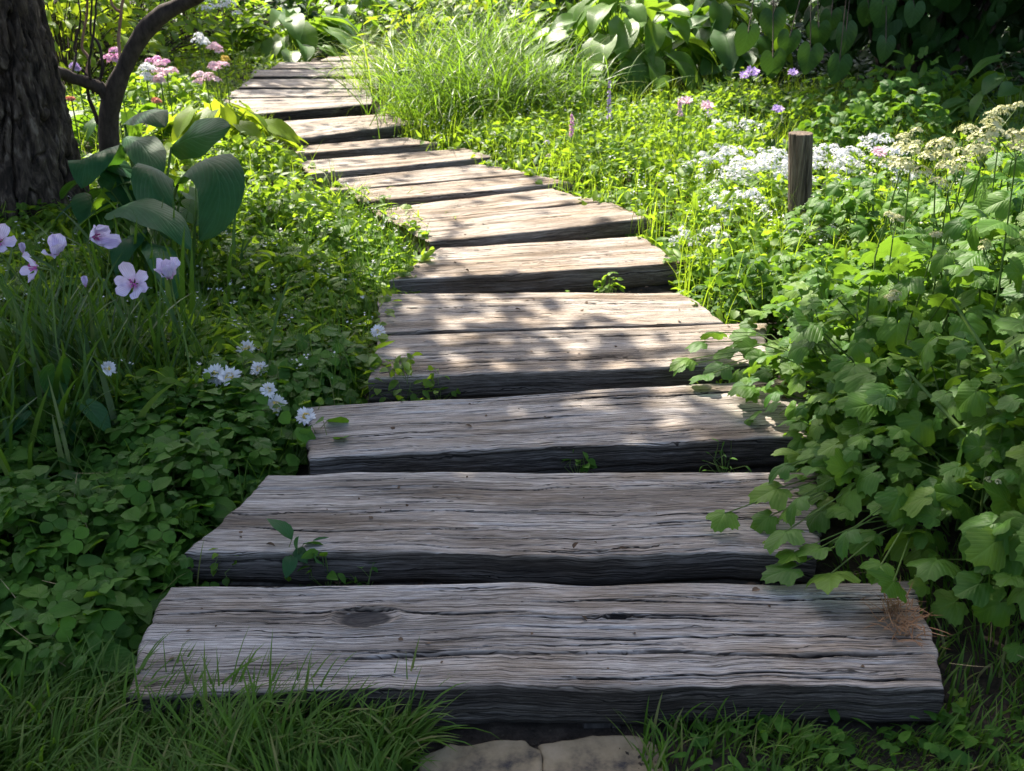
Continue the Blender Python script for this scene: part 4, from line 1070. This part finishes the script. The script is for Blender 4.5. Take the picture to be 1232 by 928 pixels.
def bud(label, px, Y):
    c = ay(px[0], px[1], Y); b = np.array([c[0], c[1] + .02, float(gz(c[0], c[1]))])
    e = empty('flower_bud', b, label, 'flower bud', 'buds among the strap leaves')
    m = MB(); a = np.arange(5) / 5 * 6.283; o = hdir(5, 0, a)
    m.inst(TPET[0], np.repeat((c - [0, 0, .012])[None], 5, 0), frames(o * .25 + [0, 0, 1], -o + [0, 0, .3]), np.full(5, .028)); m.build('petal', M['lilac'], e, b)
    m = MB(); tubes(m, np.stack([b, (b + c) / 2 + [.02, 0, 0], c - [0, 0, .012]])[None], np.array([[.0022, .0018, .0022]]), 5); m.build('stem', M['stem'], e, b)
bud('closed bud between the two left lilac flowers and the highest', (27, 300), 2.42)
bud('closed pale bud below the highest lilac flower', (102, 340), 2.35)
# white button flowers
def button(label, px, Y, size_, axis=(0, -.45, 1), kind='white', name='white_flower', group='white button flowers on the left', leafs=True, hgt=None, ring=True):
    size = size_ * 1.3
    c = ay(px[0], px[1], Y)
    b = np.array([c[0] + rng.normal(0, .015), c[1] + rng.normal(0, .015), float(gz(c[0], c[1]))])
    e = empty(name, b, label, 'flower', group)
    ax = nrm(np.array(axis, float)); t = nrm(np.cross(ax, [.2, .9, .1])); bb = np.cross(ax, t)
    m = MB()
    if ring:
        n = 64; a = np.arange(n) / n * 6.283 * 3 + rng.normal(0, .1, n)
        o = np.cos(a)[:, None] * t + np.sin(a)[:, None] * bb
        lay = np.arange(n)[:, None] / n
        scatter(m, [leaf_tpl(.17, .8, .3, .2, .25, nv=5), leaf_tpl(.14, .8, .3, .2, -.1, nv=5)], c + o * size * .28 + ax * lay * size * .14, o + ax * (.15 + .45 * lay) + rng.normal(0, .14, (n, 3)), np.repeat(ax[None], n, 0), size * U(.45, .8, n))
    dome_florets(m, c + ax * size * .05, size * (.55 if ring else .9), size * (.35 if ring else .8), 44, size * .17, ax)
    m.build('flower_head', M[kind], e, b)
    if ring and kind == 'white':
        m = MB(); dome_florets(m, c + ax * size * .17, size * .38, size * .30, 22, size * .12, ax); m.build('centre', M['yellow'], e, b)
    m = MB(); mid = (b + c) / 2 + [rng.normal(0, .01), rng.normal(0, .01), .01]
    tubes(m, np.stack([b, mid, c])[None], np.array([[.0018, .0015, .0014]]), 5); m.build('stem', M['stem'], e, b)
for px, Y, s, lb in [((297, 421), 2.62, .023, 'white button flower standing highest of the group'), ((259, 453), 2.40, .027, 'left one of two touching white button flowers'),
    ((276, 455), 2.38, .026, 'right one of two touching white button flowers'), ((312, 445), 2.50, .021, 'round white button flower right of the touching pair'),
    ((331, 489), 2.32, .025, 'white button flower with a yellow middle at the end of a plank'), ((368, 502), 2.28, .022, 'white button flower lowest, in front of the plank wood'),
    ((455, 400), 2.85, .019, 'small white button flower on the left edge of the double plank'), ((236, 434), 2.55, .012, 'smallest white button flower, left of the highest one')]:
    button(lb, px, Y, s)
for px, lb in [((130, 444), 'starry white flower with thin petals among the strap leaves'), ((323, 470), 'loose greenish white flower between two white button flowers')]:
    button(lb, px, 2.3, .017, name='star_flower', group=None, axis=(.2, -.6, .6))
# tiny white blossoms dotted through the left bed: countless
mb = MB()
p = pts(420, -1.9, -.2, 2.3, 4.6, lambda x, y: x < XL(y)); p[:, 2] += U(.07, .18, len(p))
for k in range(3):
    q = p + rng.normal(0, .006, p.shape); mb.inst(STAR, q, frames(hdir(len(q)), updir(len(q), .6)), U(.003, .0075, len(q)))
tag(mb.build('blossom_specks', M['white']), 'tiny white blossoms dotted through the left leaves', 'blossom', kind='stuff')
mb = MB()
p = pts(1300, -.6, 2.0, 3.2, 6.8, lambda x, y: (x > XR(y) + .1) & clump(x, y, 1.6, .02)); p[:, 2] += U(.08, .2, len(p))
for k in range(4):
    q = p + rng.normal(0, .010, p.shape); mb.inst(STAR, q, frames(hdir(len(q)), updir(len(q), .6)), U(.004, .009, len(q)))
tag(mb.build('blossom_specks', M['white']), 'tiny white blossoms dotted through the sunny herbs on the right', 'blossom', kind='stuff')

# white flower cushions round the post
def cushion(label, px, z, r, h, n):
    b = gp(px[0], px[1], z); b[2] = float(gz(b[0], b[1]))
    e = empty('flower_cushion', b, label, 'plant', 'white flower cushions near the post')
    nl = 420; a = U(0, 6.283, nl); f = np.sqrt(rng.random(nl))
    P = b + np.stack([r * f * np.cos(a), r * .8 * f * np.sin(a), h * (1 - .7 * f * f) * U(.2, .95, nl)], -1)
    m = MB(); scatter(m, T_LANCE + T_SMALL, P, hdir(nl, .4) + rng.normal(0, .3, (nl, 3)), updir(nl, .6), U(.02, .045, nl)); m.build('foliage', M['cover'], e, b)
    m = MB(); k = int(n * 2.0); a = U(0, 6.283, k); f = np.sqrt(rng.random(k))
    C = b + np.stack([r * f * np.cos(a), r * .8 * f * np.sin(a), h * (1 - .6 * f * f) + U(-.03, .05, k)], -1)
    for c in C: dome_florets(m, c, .024, .009, 20, .0075, (rng.normal(0, .2), -.25, 1))
    m.build('blossom', M['white'], e, b)
for a in [('densest white flower cushion left of the post', (915, 262), 0, 0.242, 0.232, 59), ('white flower cushion directly behind the post', (985, 255), 0, 0.242, 0.217, 44),
          ('white flower cushion furthest left, nearest the pointed plank end', (868, 250), 0, 0.198, 0.203, 33), ('white flower cushion in front of the dense one by the planks', (880, 295), 0, 0.176, 0.160, 20),
          ('white flower cushion right of the post under lobed leaves', (1040, 262), 0, 0.198, 0.290, 26), ('white flower cushion low at the foot of the post', (965, 318), 0, 0.132, 0.116, 13),
          ('pale flower cushion beside the path end of the thick sunlit plank', (838, 318), 0, 0.110, 0.102, 10), ('white flower cushion back near the purple flowers', (880, 200), 0, 0.242, 0.174, 23)]:
    cushion(*a)
# yellow-green sunny herbs between
for px, r_, h_, sz_, mt_, tp_, lb in [((1010, 225), .30, .42, (.05, .09), 'herb', T_LOBED, 'leafy herb right of the post behind the white flowers'), ((1065, 215), .32, .48, (.05, .10), 'herb', T_LOBED, 'dark leafy herb behind the leftmost cream heads'),
        ((900, 172), .30, .36, (.03, .06), 'cover', T_OVAL, 'oval leaved herb behind the white cushions'), ((1000, 180), .36, .40, (.04, .08), 'herb', T_OVAL + T_LOBED, 'leafy herb in half shade behind the post'),
        ((800, 178), .28, .30, (.03, .06), 'cover', T_OVAL, 'oval leaved herb below the pink pompoms'), ((1090, 172), .4, .5, (.06, .12), 'herb', T_OVAL + T_LOBED, 'broad herb in half shade at the right behind the cream heads'),
        ((915, 335), .20, .15, (.03, .06), 'cover', T_LOBED_S + T_OVAL, 'pale herb between the post and the sunlit planks'), ((900, 385), .18, .22, (.03, .06), 'herb', T_LOBED_S + T_OVAL, 'small herb above the creeper at the plank end')]:
    b = gp(*px, 0)
    leafy('leafy_herb', lb, 'plant', 'leafy herbs near the post', b[:2], r_, h_, 230, tp_, sz_, mt_, fl=(-.5, .5), outn=.5, jitter=.45, stemr=.0015, lo=.15)
for px, lb in [((820, 215), 'feathery bright herb left of the white cushions'), ((880, 165), 'feathery bright herb below the purple flowers'), ((955, 190), 'feathery bright herb behind the post top'),
               ((760, 190), 'feathery bright herb below the lavender spikes'), ((850, 345), 'feathery bright herb overhanging the plank with the thick front')]:
    b = gp(*px, 0)
    leafy('bright_herb', lb, 'plant', 'feathery herbs in the sun', b[:2], .24 if px[1] < 300 else .13, .26 if px[1] < 300 else .13, 420, T_SMALL + T_LANCE, (.02, .042), 'cover', fl=(-.8, .3), outn=.3, jitter=.5, stemr=.001)

# purple and lavender flowers
for px, Y, s, kd, lb in [((905, 88), 4.9, .030, 'purple', 'purple pompom flower highest above the herbs'), ((895, 92), 4.95, .022, 'purple', 'small purple pompom touching the highest one'),
    ((851, 128), 4.9, .028, 'pink', 'pink pompom flower left of the highest purple one'), ((826, 122), 5.0, .026, 'pink', 'pale pink pompom left of the pink one'),
    ((936, 132), 4.8, .024, 'purple', 'purple pompom above the post'), ((852, 138), 4.85, .018, 'purple', 'little purple pompom under the pink one'),
    ((1058, 184), 3.6, .024, 'pink', 'faded lilac flower between post and cream flowers'), ((954, 88), 5.2, .022, 'purple', 'bluish flower in the shade of the heart leaves'),
    ((658, 172), 5.2, .016, 'purple', 'small purple flower beside the path'), ((660, 188), 5.1, .013, 'pink', 'small pink flower beside the path under the purple one')]:
    button(lb, px, Y, s, kind=kd, name='pompom_flower', group='purple and pink pompom flowers', ring=s > .02)
def spike(label, px, py2, Y, kd='purple', w=.016):
    c0, c1 = ay(px[0], py2, Y), ay(px[0], px[1], Y)
    b = np.array([c0[0], Y, float(gz(c0[0], Y))])
    e = empty('lavender_spike', b, label, 'flower', 'lavender spikes by the big leaves')
    m = MB(); tubes(m, np.stack([b, (b + c1) / 2, c1])[None], .002, 5); m.build('stem', M['stem'], e, b)
    m = MB(); n = 90; t = rng.random(n); a = U(0, 6.283, n)
    P = c0 + (c1 - c0) * t[:, None] + np.stack([np.cos(a), np.sin(a), 0 * a], -1) * (w * (1 - .6 * t) * U(.4, 1, n))[:, None]
    m.inst(STAR, P, frames(rng.normal(0, 1, (n, 3)), hdir(n, .3, a)), U(.005, .010, n)); m.build('flower_head', M[kd], e, b)
spike('tallest lavender spike under the big green leaves', (733, 95), 145, 5.5)
spike('short lavender spike left of the tallest one', (688, 138), 165, 5.3, 'hotpink')
spike('pink tinged lavender spike right of the tallest one', (818, 118), 140, 5.2, 'pink')

# ------------------------------------------------------------------ far right: mounded grass, broad leaves, heart leaved shrub
GM = 'mounded grasses right of the far path'
def mound(label, px, n, L, mat, spread=.16, az=None):
    b = gp(*px, 0)
    return strap('grass_mound', label, b[0], b[1], n, L, (.005, .011), spread, mat, lean=(.1, .75), curl=(.9, 2.2), group=GM, K=10, az=az, cat='grass')
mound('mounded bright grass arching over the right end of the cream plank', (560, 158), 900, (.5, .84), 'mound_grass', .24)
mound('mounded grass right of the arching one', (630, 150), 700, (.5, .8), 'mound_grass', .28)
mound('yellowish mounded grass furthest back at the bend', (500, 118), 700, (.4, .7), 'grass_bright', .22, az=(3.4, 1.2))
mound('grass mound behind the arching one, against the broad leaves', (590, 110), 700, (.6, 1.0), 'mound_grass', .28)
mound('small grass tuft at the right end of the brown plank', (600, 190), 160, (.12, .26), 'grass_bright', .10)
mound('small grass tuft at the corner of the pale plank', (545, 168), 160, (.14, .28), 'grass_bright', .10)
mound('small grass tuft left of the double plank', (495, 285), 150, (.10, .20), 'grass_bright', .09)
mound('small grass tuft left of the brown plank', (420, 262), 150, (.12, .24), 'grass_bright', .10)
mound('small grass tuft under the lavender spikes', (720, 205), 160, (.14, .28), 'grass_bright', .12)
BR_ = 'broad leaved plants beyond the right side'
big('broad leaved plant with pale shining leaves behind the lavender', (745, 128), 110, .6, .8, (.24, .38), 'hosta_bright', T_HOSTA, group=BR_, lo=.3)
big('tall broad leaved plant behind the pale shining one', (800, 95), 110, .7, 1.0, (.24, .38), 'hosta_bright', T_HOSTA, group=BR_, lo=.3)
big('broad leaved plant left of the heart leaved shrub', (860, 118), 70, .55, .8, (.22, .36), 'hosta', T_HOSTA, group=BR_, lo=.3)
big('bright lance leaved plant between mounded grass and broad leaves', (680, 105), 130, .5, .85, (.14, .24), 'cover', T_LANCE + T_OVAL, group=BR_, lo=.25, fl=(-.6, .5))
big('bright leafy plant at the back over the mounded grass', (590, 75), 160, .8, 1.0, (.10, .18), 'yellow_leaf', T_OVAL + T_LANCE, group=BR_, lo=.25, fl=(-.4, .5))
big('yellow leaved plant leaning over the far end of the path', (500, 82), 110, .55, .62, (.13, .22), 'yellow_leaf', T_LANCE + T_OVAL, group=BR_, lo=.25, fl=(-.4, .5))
big('dark green plant behind the far end of the path', (440, 48), 150, .9, .7, (.14, .24), 'hosta', T_OVAL, group=BR_, lo=.2)
big('tall green stems plant at the back behind broad leaves', (720, 62), 170, 1.0, 1.1, (.14, .24), 'cover', T_OVAL + T_LANCE, group=BR_, lo=.25)
big('large leaved plant in deep shade at the right edge', (1215, 190), 26, .4, .62, (.16, .26), 'hosta', T_HOSTA, group=BR_)

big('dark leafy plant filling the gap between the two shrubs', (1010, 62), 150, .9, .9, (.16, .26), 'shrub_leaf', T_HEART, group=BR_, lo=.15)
big('tall leafy plant behind the top of the arching grass', (600, 52), 190, .9, 1.1, (.14, .24), 'hosta', T_OVAL + T_LANCE, group=BR_, lo=.15)
big('tall bright plant at the top between grass and yellow leaves', (545, 60), 170, .8, .95, (.10, .18), 'cover', T_OVAL + T_LANCE, group=BR_, lo=.15, fl=(-.5, .4))
big('dark broad leaved plant behind the tall stems at the top', (700, 42), 150, 1.1, 1.2, (.22, .34), 'hosta', T_HOSTA, group=BR_, lo=.2)
big('leafy plant low in front of the broad leaves, by the short lavender', (700, 158), 90, .35, .32, (.07, .12), 'cover', T_OVAL, group=BR_, lo=.2, fl=(-.4, .5))
def big_shrub(label, c, cr, n, leaf, hang, hangmat='shrub_leaf', x0=None):
    b = np.array([c[0], c[1], float(gz(c[0], c[1]))])
    e = empty('heart_leaf_shrub', b, label, 'shrub', 'tall shrubs on the right')
    C = nrm(rng.normal(0, 1, (n, 3))) * rng.random((n, 1)) ** .33 * np.array(cr) + np.array(c)
    C = C[C[:, 2] > .30]
    d = rng.normal(0, .5, C.shape); d[:, 2] -= .8; d += nrm(C - np.array(c)) * .4
    nn = nrm(C - np.array(c)) + rng.normal(0, .35, C.shape) + [0, 0, .35]
    m = MB(); scatter(m, T_HEART, C, d, nn, U(leaf * .7, leaf * 1.2, len(C)))
    if hang is not None:
        H = np.array([ay(x, y, Y) for x, y, Y in hang]); k = len(H)
        d = rng.normal(0, .12, H.shape); d[:, 2] = -1; nn = rng.normal(0, .2, H.shape) + [0, -1, .35]
        scatter(m, T_HEART, H, d, nn, U(.17, .22, k))
    m.build('foliage', M[hangmat], e, b)
    ms = MB(); k = 16
    ends = C[rng.permutation(len(C))[:k]]; st = b + rng.normal(0, .12, (k, 3)) * [1, 1, 0]; st[:, 2] = b[2] - .05
    mid = st * .5 + ends * .5; mid[:, 2] += .2
    tubes(ms, np.stack([st, mid, ends], 1), np.array([[.022, .014, .006]]), 6)
    if hang is not None:
        up = H + rng.normal(0, .06, H.shape) + [0, .15, .5]
        tubes(ms, np.stack([H, (H + up) / 2, up], 1), .003, 5)
    ms.build('stem', M['twig'], e, b)
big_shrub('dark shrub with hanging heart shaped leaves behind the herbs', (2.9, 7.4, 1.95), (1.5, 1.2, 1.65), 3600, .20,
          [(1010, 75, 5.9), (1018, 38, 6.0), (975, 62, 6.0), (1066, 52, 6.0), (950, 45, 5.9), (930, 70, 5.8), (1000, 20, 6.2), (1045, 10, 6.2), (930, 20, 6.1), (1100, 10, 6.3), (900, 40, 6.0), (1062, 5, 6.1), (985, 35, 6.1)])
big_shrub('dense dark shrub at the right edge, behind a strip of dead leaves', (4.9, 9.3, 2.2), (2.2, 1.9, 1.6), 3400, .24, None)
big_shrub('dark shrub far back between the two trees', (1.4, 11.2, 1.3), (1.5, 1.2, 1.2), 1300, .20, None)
# dead leaves under the shrubs
mb = MB(); p = pts(5200, 3.6, 9, 6.6, 15); p[:, 2] += .015
scatter(mb, T_OVAL + T_SMALL, p, hdir(len(p), .0), updir(len(p), .5), U(.03, .07, len(p)))
tag(mb.build('leaf_litter', M['litter']), 'brown dead leaves on the shaded soil under the shrubs', 'leaf litter', kind='stuff')

# ------------------------------------------------------------------ far left: hosta, phlox, bushes
big('wide green hosta rosette at the far end of the path', (350, 72), 64, .66, .50, (.28, .42), 'hosta_bright', T_HOSTA, name='hosta', cat='hosta', lo=.3, group='hostas at the far end')
big('dark second hosta right of the wide rosette', (415, 62), 36, .5, .42, (.2, .34), 'hosta', T_HOSTA, name='hosta', cat='hosta', lo=.3, group='hostas at the far end')
BB = 'leafy bushes at the far left'
def bush(label, px, n, r, h, size, mat, tp=T_OVAL):
    b = gp(*px, 0)
    leafy('leafy_bush', label, 'bush', BB, b[:2], r, h, n, tp, size, mat, fl=(-.3, .6), outn=.5, jitter=.5, stemr=.004 if h > .5 else .0012, lo=.08, stemmat='twig' if h > .5 else 'stem')
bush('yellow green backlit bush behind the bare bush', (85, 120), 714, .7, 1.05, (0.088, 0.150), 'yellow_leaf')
bush('light green bush behind the bent limb', (150, 92), 884, .9, 1.1, (0.075, 0.138), 'cover')
bush('mid green bush behind the pink phlox', (225, 72), 1190, 1.0, .95, (0.062, 0.125), 'cover', T_SMALL + T_OVAL)
bush('dark green bush left of the wide hosta', (285, 52), 1020, .9, .9, (0.075, 0.138), 'shrub_leaf')
bush('green bush behind the tree trunk', (30, 88), 850, 1.1, 1.1, (0.088, 0.150), 'cover')
bush('far dark green bush behind the wide hosta', (350, 25), 1020, 1.6, .9, (0.125, 0.200), 'shrub_leaf')
bush('far green bush behind the yellow leaved plant', (520, 28), 1190, 1.7, 1.0, (0.125, 0.225), 'cover')
bush('far bush between hosta and yellow plant', (430, 20), 1020, 1.6, .9, (0.125, 0.200), 'shrub_leaf')
bush('low sunlit bush below the pink phlox', (195, 140), 600, .36, .28, (0.050, 0.088), 'cover', T_SMALL + T_OVAL)
bush('low sunlit herb bush at the left end of the thin brown plank', (296, 225), 600, .28, .24, (0.031, 0.062), 'cover', T_SMALL + T_LANCE)
bush('low herb bush between dark leaves and the brown plank', (330, 290), 714, .36, .22, (0.027, 0.056), 'cover', T_SMALL + T_LANCE)
PH = 'phlox heads at the far left'
def phlox(label, px, Y, r, kd):
    c = ay(px[0], px[1], Y); b = np.array([c[0], Y, float(gz(c[0], Y))])
    e = empty('phlox', b, label, 'flower', PH)
    for k in range(6):
        m = MB(); dome_florets(m, c + rng.normal(0, r * .5, 3) * [1, 1, .6], r * .55, r * .5, 24, .013); m.build('flower_head', M[kd], e, b)
    m = MB(); tubes(m, np.stack([b, (b + c) / 2, c])[None], .004, 5)
    m.build('stem', M['stem'], e, b)
for px, Y, r, kd, lb in [((248, 92), 6.6, .085, 'pink', 'large pale pink phlox head nearest the path'), ((262, 80), 6.7, .055, 'pink', 'pale pink phlox head just above the large one'),
    ((200, 85), 6.4, .075, 'pink', 'pale pink phlox head left of the large one'), ((190, 75), 6.5, .05, 'hotpink', 'deep pink phlox head among pale ones'),
    ((175, 88), 6.2, .06, 'white', 'white phlox head beside the bent limb'), ((193, 95), 6.2, .05, 'pink', 'low pink phlox head beside the white one'),
    ((140, 70), 6.0, .055, 'hotpink', 'magenta phlox head seen left of the bent limb'), ((92, 82), 6.0, .035, 'purple', 'purple phlox head behind the twigs'),
    ((243, 50), 7.6, .07, 'white', 'white phlox head high behind the large pink one'), ((255, 58), 7.7, .06, 'pink', 'lilac tinted phlox head beside the high white one'),
    ((275, 12), 9.0, .10, 'white', 'far white phlox head under the top edge'), ((235, 8), 9.0, .11, 'white', 'far white phlox head left under the top edge'),
    ((188, 122), 5.6, .018, 'red', 'small coral flower below the white phlox'), ((86, 120), 5.4, .015, 'red', 'small coral flower beside the tree trunk'),
    ((270, 71), 6.9, .022, 'yellow', 'small yellow flower above the pink phlox')]:
    phlox(lb, px, Y, r, kd)

# ------------------------------------------------------------------ dry needle tuft on the first plank
c = gp(1082, 750, ZT + .004)
mb = MB(); n = 230
B = c + np.stack([rng.normal(0, .018, n), rng.normal(0, .036, n), U(.002, .024, n)], -1)
blades(mb, B, U(.015, .045, n), U(.0014, .0028, n), U(0, 6.28, n), U(1.0, 1.6, n), U(-.4, .4, n), 4)
tag(mb.build('dry_needles', M['needles'], origin=tuple(c)), 'tuft of dry brown needles on the right of the front plank', 'plant debris')
for px, lb in [((690, 660), 'tiny curled brown leaf in the middle of the slant cut plank'), ((745, 661), 'tiny brown leaf flake right of the curled one'), ((940, 480), 'brown leaf flake on the black fronted plank'), ((700, 742), 'dry flake near the middle of the front plank'), ((560, 512), 'brown leaf lying left of centre on the black fronted plank'), ((620, 372), 'small brown leaf on the sun spotted plank at mid path'), ((905, 712), 'brown leaf at the back right of the front plank'), ((320, 655), 'brown leaf near the slanting left end of the second plank'), ((560, 325), 'little leaf on the thick fronted sunlit plank')]:
    c = gp(*px, ZT + .006); m = MB(); m.inst(leaf_tpl(.3, .6, .6, .6, .3, nv=6, ns=5), c[None], frames(np.array([[1., .3, .1]]) + rng.normal(0, .3, (1, 3)), updir(1, .3)), .018)
    tag(m.build('dry_leaf', M['litter'], origin=tuple(c)), lb, 'leaf', 'dry leaves on the planks')

# weeds and rubbish caught in the joints between the planks
mb = MB()
p = pts(9000, -2.6, 1.2, 1.3, 8.5, lambda x, y: (x > XL(y) - .03) & (x < XR(y) + .03)); p[:, 2] += U(.002, .02, len(p))
k = rng.random(len(p)); a_, b_ = p[k < .5], p[(k > .5) & clump(p[:, 0], p[:, 1], 5, .05)]
scatter(mb, T_OVAL + T_SMALL, a_, hdir(len(a_), .1), updir(len(a_), .7), U(.008, .03, len(a_)), 0)
b_[:, 2] += U(0, .03, len(b_)); scatter(mb, T_SMALL + T_LOBED_S, b_, hdir(len(b_), .2), updir(len(b_), .6), U(.010, .024, len(b_)), 1)
tag(mb.build('gap_litter', [M['litter'], M['cover']]), 'bits of dead leaf and tiny sprouts in the joints between planks', 'litter', kind='stuff')
mb = MB()
q = np.concatenate([np.repeat((Q_[0] + (Q_[1] - Q_[0]) * U(0, 1, 16)[:, None] + (Q_[3] - Q_[0]) * U(.05, .92, 16)[:, None]), 1, 0) for Q_ in QUADS[:8]])
q = np.concatenate([q, np.full((len(q), 1), ZT + .002)], 1)
scatter(mb, T_SMALL, q, hdir(len(q), 0), updir(len(q), .25), U(.003, .014, len(q)))
tag(mb.build('plank_crumbs', M['litter']), 'tiny brown flakes lying on the planks', 'litter', kind='stuff')

mb = MB(); p = pts(300, -1.6, 1.4, 1.0, 3.2, lambda x, y: (x < XL(y) - .05) | (x > .66)); p[:, 2] += U(.02, .10, len(p))
blades(mb, p, U(.05, .16, len(p)), U(.0012, .0028, len(p)), U(0, 6.28, len(p)), U(.9, 1.6, len(p)), U(-.3, .6, len(p)), 5)
tag(mb.build('dry_straw', [M['straw']]), 'dry straw blades lying in the grass and low leaves', 'straw', kind='stuff')
